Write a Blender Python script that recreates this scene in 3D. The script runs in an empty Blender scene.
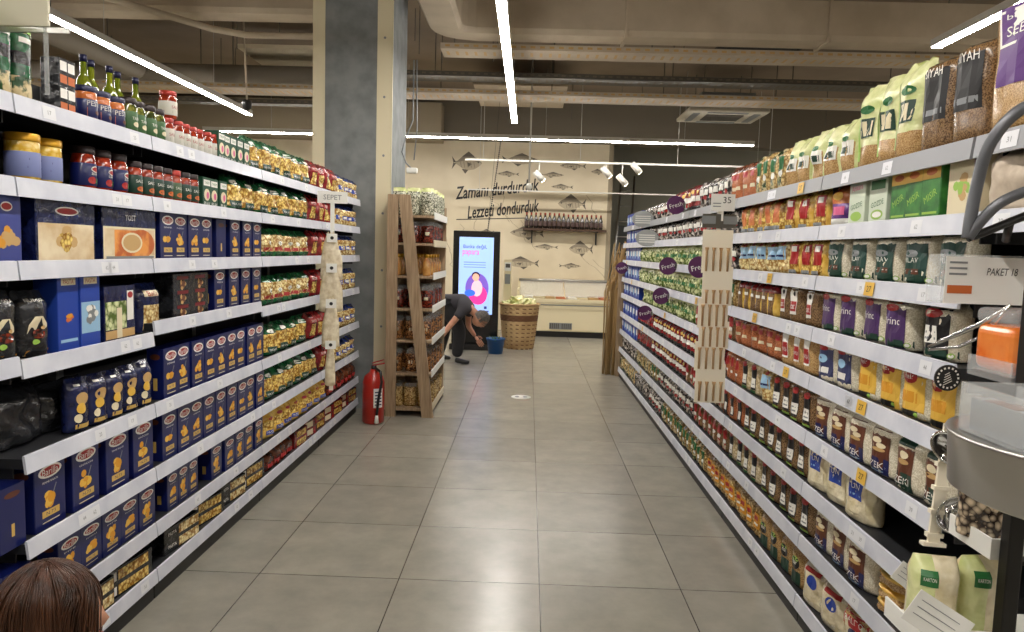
import bpy, math, random
from mathutils import Vector, Matrix, noise
R = random.Random(7)
S = bpy.context.scene
COL = S.collection
PI = math.pi
# ------------------------------------------------------------------ camera
F, YAW, PITCH, ROLL, EYE = 724.83, -0.0205, -0.0888, 0.0297, 1.45
def cam_basis():
    cy, sy, cp, sp = math.cos(YAW), math.sin(YAW), math.cos(PITCH), math.sin(PITCH)
    fwd = Vector((sy*cp, cy*cp, sp)); r = Vector((cy, -sy, 0)); u = r.cross(fwd)
    c, s = math.cos(ROLL), math.sin(ROLL)
    return c*r + s*u, -s*r + c*u, fwd
CR, CU, CF = cam_basis()
def at(px, py, axis, val):
    """point of the place seen at (px,py) of the photo on the plane axis=val"""
    d = CF + CR*((px-512)/F) + CU*((316-py)/F)
    o = Vector((0, 0, EYE)); i = 'xyz'.index(axis)
    return o + d*((val-o[i])/d[i])
cd = bpy.data.cameras.new('camera'); cam = bpy.data.objects.new('camera', cd); COL.objects.link(cam)
cd.sensor_width = 36; cd.lens = F*36/1024; cd.clip_start = .02; cd.clip_end = 80
M3 = Matrix((CR, CU, -CF)).transposed()
cam.matrix_world = Matrix.Translation((0, 0, EYE)) @ M3.to_4x4()
S.camera = cam
# ------------------------------------------------------------------ materials
def lin(c): return c/12.92 if c <= .04045 else ((c+.055)/1.055)**2.4
def rgb(*c): return tuple(lin(x/255) for x in c) + (1,)
MC = {}
def mat(name, col, rough=.5, metal=0, emit=0, coat=0, col2=None, scale=20, bump=0, kind='noise', alpha=1, trans=0, stretch=None, contrast=(.35, .65), bscale=None):
    if name in MC: return MC[name]
    m = bpy.data.materials.new(name); m.use_nodes = True; MC[name] = m
    nt = m.node_tree; b = nt.nodes['Principled BSDF']
    b.inputs['Base Color'].default_value = rgb(*col)
    b.inputs['Roughness'].default_value = rough; b.inputs['Metallic'].default_value = metal
    b.inputs['Coat Weight'].default_value = coat; b.inputs['Coat Roughness'].default_value = .12
    b.inputs['Alpha'].default_value = alpha; b.inputs['Transmission Weight'].default_value = trans
    if emit:
        b.inputs['Emission Color'].default_value = rgb(*col); b.inputs['Emission Strength'].default_value = emit
    if col2 or bump:
        tc = nt.nodes.new('ShaderNodeTexCoord'); mp = nt.nodes.new('ShaderNodeMapping')
        nt.links.new(tc.outputs['Object'], mp.inputs[0])
        if stretch: mp.inputs['Scale'].default_value = stretch
        oi = nt.nodes.new('ShaderNodeObjectInfo'); vm = nt.nodes.new('ShaderNodeVectorMath'); vm.operation = 'SCALE'
        cx = nt.nodes.new('ShaderNodeCombineXYZ')
        for i in range(3): nt.links.new(oi.outputs['Random'], cx.inputs[i])
        vm.inputs[3].default_value = 7.3; nt.links.new(cx.outputs[0], vm.inputs[0]); nt.links.new(vm.outputs[0], mp.inputs[1])
        if kind == 'voronoi':
            t = nt.nodes.new('ShaderNodeTexVoronoi'); t.inputs['Scale'].default_value = scale
            sp = nt.nodes.new('ShaderNodeSeparateColor'); nt.links.new(t.outputs['Color'], sp.inputs[0]); ma = nt.nodes.new('ShaderNodeMath'); ma.operation = 'MULTIPLY_ADD'
            nt.links.new(sp.outputs[0], ma.inputs[0]); ma.inputs[1].default_value = .55; mb_ = nt.nodes.new('ShaderNodeMath'); mb_.operation = 'MULTIPLY_ADD'
            nt.links.new(t.outputs['Distance'], mb_.inputs[0]); mb_.inputs[1].default_value = -1.0; mb_.inputs[2].default_value = .62; nt.links.new(mb_.outputs[0], ma.inputs[2]); out = ma.outputs[0]
            contrast = (.15, .75)
        elif kind == 'wave':
            t = nt.nodes.new('ShaderNodeTexWave'); t.inputs['Scale'].default_value = scale; t.inputs['Distortion'].default_value = 3; out = t.outputs['Fac']
        else:
            t = nt.nodes.new('ShaderNodeTexNoise'); t.inputs['Scale'].default_value = scale; t.inputs['Detail'].default_value = 4; out = t.outputs['Fac']
        nt.links.new(mp.outputs[0], t.inputs['Vector'])
        if col2:
            r = nt.nodes.new('ShaderNodeValToRGB'); e = r.color_ramp.elements
            e[0].position, e[1].position = contrast
            e[0].color, e[1].color = rgb(*col), rgb(*col2)
            nt.links.new(out, r.inputs[0]); nt.links.new(r.outputs[0], b.inputs['Base Color'])
        if bump:
            bp = nt.nodes.new('ShaderNodeBump'); bp.inputs['Strength'].default_value = bump; bp.inputs['Distance'].default_value = .01
            if bscale:
                t2 = nt.nodes.new('ShaderNodeTexNoise'); t2.inputs['Scale'].default_value = bscale; nt.links.new(mp.outputs[0], t2.inputs['Vector']); out = t2.outputs['Fac']
            nt.links.new(out, bp.inputs['Height']); nt.links.new(bp.outputs[0], b.inputs['Normal'])
    return m
def foil(name, col, col2=None, scale=60, kind='noise', contrast=(.35, .65), rough=.24, bump=.85):
    return mat(name, col, rough, 0, 0, .35, col2, scale, bump, kind, contrast=contrast, bscale=28)
# plain print colours
WHITE = mat('print_white', (238, 236, 228), .4); RED = mat('print_red', (164, 34, 34), .4)
NAVY = mat('print_navy', (16, 26, 84), .33, coat=.3); GOLD = mat('print_gold', (205, 170, 90), .4); BLACK = mat('print_black', (18, 18, 20), .4)
YEL = mat('print_yellow', (226, 182, 74), .4); GREEN = mat('print_green', (36, 104, 52), .4); ORANGE = mat('print_orange', (198, 104, 48), .4)
BLUE = mat('print_blue', (34, 66, 160), .4); SKY = mat('print_sky', (150, 190, 220), .4); PURPLE = mat('print_purple', (88, 40, 120), .4)
BROWN = mat('print_brown', (96, 52, 32), .4); CREAM = mat('print_cream', (226, 214, 180), .4); DGREEN = mat('print_dark_green', (20, 58, 44), .4)
GREY = mat('print_grey', (130, 134, 136), .4); PINK = mat('print_pink', (214, 92, 140), .4); LIME = mat('print_lime', (150, 190, 80), .4)
TAN = mat('print_tan', (196, 160, 104), .5); OCHRE = mat('print_ochre', (214, 150, 40), .5)
BREAD = mat('print_bread', (190, 92, 26), .35, coat=.4, col2=(236, 158, 74), scale=16, contrast=(.4, .6)); BREADP = mat('print_bread_pale', (206, 176, 130), .35, coat=.4, col2=(236, 220, 186), scale=12)
# contents
C_PASTA = foil('content_pasta', (150, 102, 32), (250, 220, 122), 70, 'voronoi', (.0, .5))
C_PASTA2 = foil('content_pasta_pale', (160, 118, 58), (250, 234, 172), 66, 'voronoi', (.0, .45))
C_RICE = foil('content_rice', (206, 196, 168), (242, 236, 216), 260, 'noise', (.4, .6), bump=.3)
C_TAN = foil('content_bulgur', (150, 112, 66), (205, 170, 116), 260, 'noise', (.4, .6), bump=.3)
C_BROWN = foil('content_lentil', (84, 62, 40), (150, 118, 80), 240, 'noise', (.4, .6), bump=.3)
C_ORANGE = foil('content_red_lentil', (140, 74, 44), (204, 128, 84), 240, 'noise', (.4, .6), bump=.3)
C_BEAN = foil('content_beans', (190, 168, 124), (240, 226, 190), 90, 'voronoi', (.05, .5))
C_NUT = foil('content_nuts', (60, 32, 16), (196, 136, 78), 80, 'voronoi', (.0, .5))
C_RED = foil('content_dried_red', (34, 12, 8), (140, 52, 32), 80, 'voronoi', (.0, .5))
C_CHICK = foil('content_chickpeas', (130, 98, 50), (224, 194, 132), 90, 'voronoi', (.0, .45))
C_LEAF = foil('content_herbs', (80, 104, 40), (226, 232, 176), 45, 'voronoi', (.0, .55))
F_GREEN = foil('foil_dark_green', (16, 62, 36), (34, 104, 60), 30); F_RED = foil('foil_red', (88, 16, 20), (156, 40, 42), 24)
F_BLUE = foil('foil_blue', (18, 28, 80), (44, 64, 130), 24); F_NAVY = foil('foil_navy', (12, 18, 54), (28, 38, 84), 24)
F_YEL = foil('foil_yellow', (204, 152, 50), (240, 204, 104), 20); F_BLACK = foil('foil_black', (16, 16, 18), (46, 48, 52), 24)
F_PALE = foil('foil_pale_green', (190, 200, 130), (232, 232, 180), 14); F_WHITE = foil('foil_white', (212, 210, 200), (240, 240, 234), 20)
F_PURPLE = foil('foil_purple', (70, 34, 100), (120, 70, 150), 24); F_CREAM = foil('foil_cream', (214, 200, 160), (240, 230, 200), 24)
F_BROWN = foil('foil_brown', (70, 34, 20), (130, 70, 40), 18); F_ORANGE = foil('foil_orange', (176, 76, 40), (220, 140, 84), 24)
F_MIX = foil('foil_multicolour', (180, 40, 40), (220, 200, 170), 40, contrast=(.45, .55)); F_GREY = foil('foil_grey', (60, 62, 58), (120, 122, 112), 18)
F_MIXG = foil('foil_green_mixed', (30, 70, 36), (214, 196, 150), 42, contrast=(.46, .56)); F_MIXB = foil('foil_dark_mixed', (26, 24, 26), (200, 190, 180), 42, contrast=(.48, .6))
# hard goods
J_SAUCE = mat('tomato_sauce_glass', (120, 30, 14), .08, coat=1, col2=(168, 54, 24), scale=40); J_OLIVE = mat('olive_glass', (56, 66, 20), .08, coat=1, col2=(140, 140, 60), scale=60, kind='voronoi', contrast=(0, .5))
J_ORANGE = mat('orange_sauce_glass', (200, 110, 50), .1, coat=1); J_OIL = mat('olive_oil_glass', (128, 134, 24), .06, coat=1, col2=(84, 100, 20), scale=10)
J_YEL = mat('yellow_preserve_glass', (214, 170, 50), .12, coat=1, col2=(240, 214, 120), scale=60, kind='voronoi', contrast=(0, .5))
LID_RED = mat('lid_red', (168, 46, 34), .35, .2); LID_NAVY = mat('lid_navy', (28, 30, 66), .35, .2); LID_DARK = mat('lid_dark', (44, 34, 34), .35, .3); LID_GOLD = mat('lid_gold', (206, 156, 40), .3, .5)
STEEL = mat('brushed_steel', (190, 188, 184), .28, 1, bump=.05, scale=80, stretch=(1, 30, 30)); CHROME = mat('chrome', (215, 215, 215), .12, 1)
RAIL = mat('white_price_rail', (218, 221, 230), .35, coat=.2, col2=(200, 204, 216), scale=9); SHELFM = mat('shelf_metal_dark', (34, 35, 38), .5)
BACKM = mat('gondola_back_black', (20, 20, 22), .7); KICK = mat('kick_black', (12, 12, 12), .5); UPR = mat('upright_grey', (120, 122, 124), .4)
CARD_G = mat('tray_card_green', (16, 70, 46), .6); PAPER = mat('paper_white', (236, 236, 230), .7); WOOD = mat('pale_oak', (176, 152, 122), .55, col2=(140, 116, 88), scale=6, stretch=(12, 12, .8), bump=.1)
CLEAR = mat('clear_plastic', (236, 240, 240), .08, alpha=.25, coat=.5)
# ------------------------------------------------------------------ mesh builder
TXT = {}
def text_mesh(s, shear=0):
    k = (s, shear)
    if k not in TXT:
        c = bpy.data.curves.new('t', 'FONT'); c.body = s; c.align_x = 'CENTER'; c.align_y = 'CENTER'; c.resolution_u = 2; c.shear = shear; c.offset = .018 if shear > .3 else 0
        c.fill_mode = 'FRONT' if hasattr(c, 'fill_mode') else c.fill_mode
        o = bpy.data.objects.new('t', c); COL.objects.link(o)
        dg = bpy.context.evaluated_depsgraph_get(); dg.update()
        me = bpy.data.meshes.new_from_object(o.evaluated_get(dg))
        vs = [v.co.copy() for v in me.vertices]; fs = [tuple(p.vertices) for p in me.polygons]
        w = (max(v.x for v in vs)-min(v.x for v in vs)) or 1
        cxx = (max(v.x for v in vs)+min(v.x for v in vs))/2; cyy = (max(v.y for v in vs)+min(v.y for v in vs))/2
        hh = (max(v.y for v in vs)-min(v.y for v in vs)) or 1
        TXT[k] = ([(v.x-cxx, v.y-cyy) for v in vs], fs, w, hh)
        bpy.data.objects.remove(o); bpy.data.curves.remove(c); bpy.data.meshes.remove(me)
    return TXT[k]
class MB:
    def __init__(s): s.v = []; s.f = []; s.m = []; s.ms = []; s.sm = []
    def mi(s, m):
        if m not in s.ms: s.ms.append(m)
        return s.ms.index(m)
    def add(s, vs, fs, m, smooth=False):
        o = len(s.v); s.v += [tuple(v) for v in vs]; k = s.mi(m) if not isinstance(m, list) else None
        for i, f in enumerate(fs):
            s.f.append(tuple(o+j for j in f)); s.m.append(k if k is not None else s.mi(m[i])); s.sm.append(smooth)
        return s
    def box(s, x0, x1, y0, y1, z0, z1, m, M=None):
        vs = [Vector((x, y, z)) for x in (x0, x1) for y in (y0, y1) for z in (z0, z1)]
        if M: vs = [M @ v for v in vs]
        return s.add(vs, [(0, 1, 3, 2), (4, 6, 7, 5), (0, 4, 5, 1), (2, 3, 7, 6), (0, 2, 6, 4), (1, 5, 7, 3)], m)
    def bar(s, a, b, w, t, m, up=(0, 0, 1)):
        a, b = Vector(a), Vector(b); d = (b-a).normalized(); u = Vector(up)
        if abs(d.dot(u)) > .98: u = Vector((0, 1, 0))
        r = d.cross(u).normalized()*w/2; u = r.cross(d).normalized()*t/2
        vs = [p+i*r+j*u for p in (a, b) for i, j in ((-1, -1), (1, -1), (1, 1), (-1, 1))]
        return s.add(vs, [(0, 3, 2, 1), (4, 5, 6, 7), (0, 1, 5, 4), (1, 2, 6, 5), (2, 3, 7, 6), (3, 0, 4, 7)], m)
    def tube(s, pts, r, m, n=8, cap=True):
        pts = [Vector(p) for p in pts]; rs = r if isinstance(r, (list, tuple)) else [r]*len(pts); vs = []; fs = []; prev = None
        for i, p in enumerate(pts):
            d = (pts[min(i+1, len(pts)-1)]-pts[max(i-1, 0)]).normalized()
            if prev is None: u = d.orthogonal().normalized()
            else: u = (prev-d*prev.dot(d)).normalized()
            prev = u; w = d.cross(u)
            for k in range(n):
                a = 2*PI*k/n; vs.append(p+(u*math.cos(a)+w*math.sin(a))*rs[i])
        for i in range(len(pts)-1):
            for k in range(n): fs.append((i*n+k, i*n+(k+1) % n, (i+1)*n+(k+1) % n, (i+1)*n+k))
        if cap: fs += [tuple(range(n-1, -1, -1)), tuple((len(pts)-1)*n+k for k in range(n))]
        return s.add(vs, fs, m, True)
    def lathe(s, prof, m, n=16, c=(0, 0, 0), smooth=True, sq=0):
        vs = []; fs = []
        for r, z in prof:
            for k in range(n):
                a = 2*PI*k/n; vs.append((c[0]+r*math.cos(a), c[1]+r*math.sin(a), c[2]+z))
        L = len(prof)
        for i in range(L-1):
            for k in range(n): fs.append((i*n+k, i*n+(k+1) % n, (i+1)*n+(k+1) % n, (i+1)*n+k))
        mm = m
        if isinstance(m, list): mm = [m[i] for i in range(L-1) for k in range(n)]+[m[0], m[-1]]
        fs += [tuple(range(n-1, -1, -1)), tuple((L-1)*n+k for k in range(n))]
        return s.add(vs, fs, mm, smooth)
    # art on a mapped surface P(x,z,off)
    def ell(s, P, cx, cz, rx, rz, m, off, n=18):
        vs = [P(cx, cz, off)]+[P(cx+rx*math.cos(2*PI*k/n), cz+rz*math.sin(2*PI*k/n), off) for k in range(n)]
        return s.add(vs, [(0, k+1, (k+1) % n+1) for k in range(n)], m)
    def rect(s, P, x0, z0, x1, z1, m, off, nu=1, nv=1, ang=0):
        cx, cz = (x0+x1)/2, (z0+z1)/2; ca, sa = math.cos(ang), math.sin(ang); vs = []
        for j in range(nv+1):
            for i in range(nu+1):
                x = x0+(x1-x0)*i/nu-cx; z = z0+(z1-z0)*j/nv-cz
                vs.append(P(cx+x*ca-z*sa, cz+x*sa+z*ca, off))
        return s.add(vs, [(j*(nu+1)+i, j*(nu+1)+i+1, (j+1)*(nu+1)+i+1, (j+1)*(nu+1)+i) for j in range(nv) for i in range(nu)], m)
    def poly(s, P, pts, m, off): return s.add([P(x, z, off) for x, z in pts], [tuple(range(len(pts)))], m)
    def text(s, P, t, cx, cz, width, m, off, height=None, ang=0, shear=0):
        vs, fs, w, hh = text_mesh(t, shear); k = width/w; kz = height/hh if height else k; ca, sa = math.cos(ang), math.sin(ang)
        return s.add([P(cx+x*k*ca-z*kz*sa, cz+x*k*sa+z*kz*ca, off) for x, z in vs], fs, m)
    def mesh(s, name):
        me = bpy.data.meshes.new(name); me.from_pydata(s.v, [], s.f)
        for m in s.ms: me.materials.append(m)
        me.polygons.foreach_set('material_index', s.m); me.polygons.foreach_set('use_smooth', s.sm); me.update()
        return me
    def build(s, name, parent=None, loc=None, rz=0, weld=False):
        o = bpy.data.objects.new(name, s.mesh(name)); COL.objects.link(o)
        if parent: o.parent = parent
        if loc is not None: o.location = loc
        o.rotation_euler.z = rz
        return o
def bev(o, w=.004, n=2):
    b = o.modifiers.new('bevel', 'BEVEL'); b.width = w; b.segments = n; b.limit_method = 'ANGLE'; return o
def tag(o, label=None, cat=None, group=None, kind=None):
    if label: o['label'] = label
    if cat: o['category'] = cat
    if group: o['group'] = group
    if kind: o['kind'] = kind
    return o
def struct(o): o['kind'] = 'structure'; return o
def empty(name, loc=(0, 0, 0), rz=0, label=None, cat=None, group=None):
    o = bpy.data.objects.new(name, None); COL.objects.link(o); o.location = loc; o.rotation_euler.z = rz; o.empty_display_size = .05
    return tag(o, label, cat, group)
def face_y(x0, z0, Y, sgn=-1):           # art plane facing -Y at depth Y, origin (x0,z0)
    return lambda x, z, off: (x0+x, Y+sgn*off, z0+z)
# ------------------------------------------------------------------ product makers: local x = width, -y = front, z up
def food(mb, P, cx, cz, r, m1, m2, off, rnd, n=7):
    for i in range(n):
        a = rnd.uniform(0, 6.3); d = rnd.uniform(0, r*.75)
        mb.ell(P, cx+math.cos(a)*d, cz+math.sin(a)*d*.8, r*rnd.uniform(.25, .5), r*rnd.uniform(.18, .4), m1 if i % 2 else m2, off+i*.00005, 8)
def carton(w, d, h, m, art=None, side=None, seed=0, round_=.002):
    rnd = random.Random(seed); mb = MB(); b = round_
    # chamfered box outline in plan
    pl = [(-w/2+b, -d), (w/2-b, -d), (w/2, -d+b), (w/2, -b), (w/2-b, 0), (-w/2+b, 0), (-w/2, -b), (-w/2, -d+b)]
    n = 8; vs = [(x, y+d, z) for z in (0, h) for x, y in pl]
    mb.add(vs, [(i, (i+1) % n, (i+1) % n+n, i+n) for i in range(n)]+[tuple(range(n-1, -1, -1)), tuple(range(n, 2*n))], m)
    if art: art(mb, lambda x, z, o: (x, -o, z), w, h, rnd)
    if side:
        side(mb, lambda x, z, o: (-w/2-o, d/2-x, z), d, h, rnd); side(mb, lambda x, z, o: (w/2+o, d/2+x, z), d, h, rnd)
    return mb
def A_pasta(txt='PENNE', word='Barilla', c1=YEL, c2=OCHRE):
    def f(mb, P, w, h, r):
        mb.ell(P, 0, h*.84, w*.38, h*.098, WHITE, .0006); mb.ell(P, 0, h*.84, w*.31, h*.07, RED, .0009)
        mb.text(P, word, 0, h*.84, w*.52, WHITE, .0012)
        mb.text(P, txt, 0, h*.69, w*.5, WHITE, .0006, height=h*.03)
        mb.rect(P, w*.1, h*.42, w*.13, h*.64, GREY, .0006, ang=-.5)
        food(mb, P, -w*.02, h*.44, w*.3, c1, c2, .0008, r, 9); mb.rect(P, -w*.28, h*.17, w*.28, h*.27, GOLD, .0006)
        mb.text(P, 'N.73', 0, h*.22, w*.3, NAVY, .0009, height=h*.05); mb.rect(P, -w*.28, h*.09, w*.28, h*.105, CREAM, .0006)
    return f
def S_pasta(mb, P, w, h, r):
    mb.ell(P, 0, h*.84, w*.3, h*.06, BROWN, .0006); mb.rect(P, -w*.12, h*.18, w*.12, h*.42, GOLD, .0006)
def A_food(c1, c2, bg=None, txt=None, tc=WHITE, n=16):
    def f(mb, P, w, h, r):
        if bg: mb.rect(P, -w*.47, h*.03, w*.47, h*.62, bg, .0005)
        food(mb, P, 0, h*.36, min(w*.42, h*.3), c1, c2, .0008, r, n); mb.ell(P, 0, h*.82, w*.2, h*.07, WHITE, .0007)
        mb.ell(P, 0, h*.82, w*.17, h*.05, RED, .001)
        if txt: mb.text(P, txt, 0, h*.68, w*.6, tc, .0008, height=h*.06)
    return f
def bag(w, d, h, body, regions=None, labels=None, seed=0, top=.22, crumple=.05, nu=11, nv=14, lean=0, square=2.6, tw=.85):
    """pillow pack: flat base, bulging belly, flattened crimped top; labels printed on the curved front"""
    rnd = random.Random(seed); ph = [rnd.uniform(0, 9) for _ in range(4)]
    def prof(v):
        t = 1 if v < 1-top else max(0.02, 1-((v-(1-top))/top)**1.4)
        return t*min(1, .72+v*3)
    def S_(u, v, sgn, off=0):
        wx = w/2*(1-.05*math.sin(PI*min(1, v*1.2)))*(1 if v < 1-top else 1-(1-tw)*(v-1+top)/top*1.0)
        t = prof(v)*max(0, 1-abs(u)**square)**.5
        nz = noise.noise(Vector((u*2.2+ph[0], v*3+ph[1], sgn*3+ph[2])))*crumple*d*2.2*(1-abs(u)**4)
        y = sgn*(d/2*t)+nz*(1 if v > .05 else 0)
        x = u*wx+noise.noise(Vector((v*4+ph[3], 1.5, 0)))*crumple*w*.5*v
        z = h*v+(abs(u)**3*.03*h if v < .06 else 0)+noise.noise(Vector((u*3+ph[1], 7, 0)))*crumple*h*.35*(v > .9)
        return Vector((x, d/2+y+lean*v*h+sgn*off, z))
    mb = MB(); vs = []; idx = {}
    for sgn in (-1, 1):
        for j in range(nv+1):
            for i in range(nu+1):
                u = -1+2*i/nu; u = math.sin(u*PI/2); v = j/nv
                if sgn == 1 and i in (0, nu): idx[(1, i, j)] = idx[(-1, i, j)]; continue
                idx[(sgn, i, j)] = len(vs); vs.append(S_(u, v, sgn))
    fs = []; ms = []
    for sgn in (-1, 1):
        for j in range(nv):
            for i in range(nu):
                q = (idx[(sgn, i, j)], idx[(sgn, i+1, j)], idx[(sgn, i+1, j+1)], idx[(sgn, i, j+1)])
                if sgn == 1: q = q[::-1]
                fs.append(q); u = math.sin((-1+2*(i+.5)/nu)*PI/2); v = (j+.5)/nv
                ms.append((regions(u, v, sgn) or body) if regions else body)
    fs.append(tuple(idx[(-1, i, 0)] for i in range(nu, -1, -1))+tuple(idx[(1, i, 0)] for i in range(1, nu))); ms.append(body)
    mb.add(vs, fs, ms, True)
    lab = None; PL = lambda x, z, off: S_(max(-.97, min(.97, 2*x/w)), z/h, -1, off+.0012)
    if hasattr(labels, 'logo'): mb.logo = MB(); labels.logo(mb.logo, PL, w, h, rnd)
    if labels:
        lab = MB(); labels(lab, lambda x, z, off: S_(max(-.97, min(.97, 2*x/w)), z/h, -1, off+.0012), w, h, rnd)
    return mb, lab
def L_patch(c, x0, z0, x1, z1, bits=(), txt=None, tc=WHITE, tz=None, tsize=.7):
    """printed patch (fractions of width/height) with extra bits (shape, colour, x0,z0,x1,z1) and lettering"""
    def draw(mb, P, w, h, bb):
        for b in bb:
            if b[0] == 'r': mb.rect(P, b[2]*w, b[3]*h, b[4]*w, b[5]*h, b[1], .001, 4, 3)
            elif b[0] == 'e': mb.ell(P, b[2]*w, b[3]*h, b[4]*w, b[5]*h, b[1], .0013, 14)
            elif b[0] == 't': mb.text(P, b[2], b[3]*w, b[4]*h, b[5]*w, b[1], .002, height=b[6]*h)
    def off(b):
        cx_, cz_ = ((b[2]+b[4])/2, (b[3]+b[5])/2) if b[0] == 'r' else ((b[2], b[3]) if b[0] == 'e' else (b[3], b[4]))
        return not (x0-.02 <= cx_ <= x1+.02 and z0-.02 <= cz_ <= z1+.02)
    def f(mb, P, w, h, r):
        mb.rect(P, x0*w, z0*h, x1*w, z1*h, c, .0004, 6, 6); draw(mb, P, w, h, [b for b in bits if not off(b)])
        if txt: mb.text(P, txt, (x0+x1)/2*w, (tz or (z0+z1)/2)*h, (x1-x0)*w*tsize, tc, .002)
    ex_ = [b for b in bits if off(b)]
    if ex_: f.logo = lambda mb, P, w, h, r: draw(mb, P, w, h, ex_)
    return f
def jar(r, h, content, lidm, labm, art=None, lidr=.92, neck=.9, n=18):
    body = MB(); z1 = h*.86
    body.lathe([(r*.9, 0), (r, h*.04), (r, z1*.82), (r*neck, z1*.94), (r*neck*.95, z1)], content, n)
    lid = MB(); lid.lathe([(r*lidr, z1*.965), (r*lidr*1.02, z1), (r*lidr*1.02, h*.985), (r*lidr*.96, h)], lidm, n)
    lab = MB(); lab.lathe([(r*1.012, h*.13), (r*1.02, h*.135), (r*1.02, h*.62), (r*1.012, h*.625)], labm, n)
    P = lambda x, z, o: ((r*1.02+o)*math.sin(x/r), -(r*1.02+o)*math.cos(x/r), z)
    if art: art(lab, P, 2*r, h, random.Random(3))
    return body, [('lid', lid), ('label', lab)]
# proto registry: name -> (object name, look, category, group, [variants: (mesh, [(child name, mesh)])], width, depth, height)
KIND = {}
def reg(key, name, look, cat, group, variants, w, d, h, parts=True):
    vv = []
    for body, ch in variants:
        vv.append((body.mesh(name), [(cn, c.mesh(cn)) for cn, c in (ch or []) if c]))
    KIND[key] = dict(name=name, look=look, cat=cat, group=group, var=vv, w=w, d=d, h=h)
def regbag(key, name, look, cat, group, w, d, h, body, regions=None, labels=None, n=3, **k):
    vs = []
    for i in range(n):
        a, l = bag(w, d, h, body, regions, labels, seed=hash_(key)+i, **k); vs.append((a, ([('label', l)]+([('logo', a.logo)] if getattr(a, 'logo', None) else [])) if l else None))
    reg(key, name, look, cat, group, vs, w, d, h)
def hash_(s): return sum(ord(c)*(i+3) for i, c in enumerate(s)) % 9973
ORD = ['first', 'second', 'third', 'fourth', 'fifth', 'sixth', 'seventh', 'eighth', 'ninth', 'tenth', 'eleventh', 'twelfth', 'thirteenth', 'fourteenth', 'fifteenth', 'sixteenth', 'seventeenth', 'eighteenth', 'nineteenth', 'twentieth',
       '21st', '22nd', '23rd', '24th', '25th', '26th', '27th', '28th', '29th', '30th', '31st', '32nd', '33rd', '34th', '35th', '36th', '37th', '38th', '39th', '40th', '41st', '42nd', '43rd', '44th', '45th']
CNT = {}
def put(key, loc, rz, where, far=False, sz=1, sx=1, vi=None, extra=''):
    K = KIND[key]; i = CNT.get((key, where), 0); CNT[(key, where)] = i+1
    me, ch = K['var'][i % len(K['var']) if vi is None else vi]
    o = bpy.data.objects.new(K['name'], me); COL.objects.link(o); o.location = loc; o.rotation_euler.z = rz; o.scale = (sx, 1, sz)
    lab = f"{K['look']}, {ORD[i]} from near end {where}" if where[0] != '!' else K['look']+' '+where[1:]
    if len(lab.split()) > 16: print('LONG', lab)
    tag(o, lab, K['cat'], K['group']+(' on '+where.split(' of ')[-1] if where[0] != '!' else ''))
    if not far:
        for cn, cm in ch:
            c = bpy.data.objects.new(cn, cm); COL.objects.link(c); c.parent = o
    return o
# ------------------------------------------------------------------ product kinds
LG = 'left shelves'; RG = 'right shelves'
def box_kind(key, look, w, d, h, m, arts, side=None, name='pasta_box', cat='box', group='navy pasta boxes'):
    reg(key, name, look, cat, group, [(carton(w, d, h, m, a, side, seed=hash_(key)+i), None) for i, a in enumerate(arts)], w, d, h)
box_kind('navy', 'navy pasta box with oval logo', .125, .07, .195, NAVY, [A_pasta('PENNE'), A_pasta('FUSILLI'), A_pasta('RIGATONI')], S_pasta)
box_kind('navyL', 'wide navy pasta box with oval logo', .148, .08, .215, NAVY, [A_pasta('PENNE RIGATE'), A_pasta('GNOCCHI')], S_pasta)
box_kind('navyS', 'short navy pasta box with red oval logo', .12, .07, .158, NAVY, [A_pasta('FUSILLI'), A_pasta('PIPE')], S_pasta)
box_kind('navyP', 'plain-sided navy pasta box turned edgewise', .11, .1, .19, NAVY, [lambda mb, P, w, h, r: (mb.ell(P, 0, h*.86, w*.3, h*.05, BROWN, .0006), mb.rect(P, -w*.06, h*.2, w*.06, h*.4, GOLD, .0006))])
box_kind('tallblue', 'tall bright blue pasta box', .115, .08, .25, BLUE, [lambda mb, P, w, h, r: (mb.rect(P, -w*.34, h*.86, w*.34, h*.95, CREAM, .0006), mb.text(P, 'PASTA', 0, h*.905, w*.5, RED, .0009), food(mb, P, 0, h*.45, w*.2, ORANGE, OCHRE, .0008, r), mb.rect(P, -w*.4, h*.12, w*.4, h*.16, SKY, .0006)),
    lambda mb, P, w, h, r: (mb.rect(P, -w*.34, h*.86, w*.34, h*.95, CREAM, .0006), mb.text(P, 'PASTA', 0, h*.905, w*.5, RED, .0009), mb.rect(P, -w*.48, h*.2, w*.48, h*.62, SKY, .0006), food(mb, P, 0, h*.45, w*.36, WHITE, GREY, .0009, r, 20))], name='tall_pasta_box')
box_kind('lasagna', 'dark blue lasagne box', .3, .1, .2, F_NAVY, [A_food(C_PASTA, TAN, BREADP), A_food(YEL, OCHRE, None)], name='lasagna_box', cat='box', group='lasagne boxes')
box_kind('bigorange', 'large dark box with golden loaf picture', .36, .16, .19, F_NAVY, [lambda mb, P, w, h, r: (mb.rect(P, -w*.49, 0.01, w*.49, h*.66, CREAM, .0005), mb.rect(P, -w*.47, h*.12, w*.47, h*.62, BREADP, .0006), mb.ell(P, w*.2, h*.34, w*.27, h*.29, BREAD, .0008), mb.rect(P, -w*.3, h*.1, w*.2, h*.6, BREAD, .0009), mb.ell(P, w*.02, h*.36, w*.2, h*.2, CREAM, .0011), mb.ell(P, w*.02, h*.36, w*.17, h*.16, TAN, .0014), mb.rect(P, -w*.45, h*.02, w*.45, h*.1, GREY, .0016), mb.text(P, 'TOST', 0, h*.84, w*.2, WHITE, .0008))], name='rusk_box', group='rusk boxes')
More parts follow.
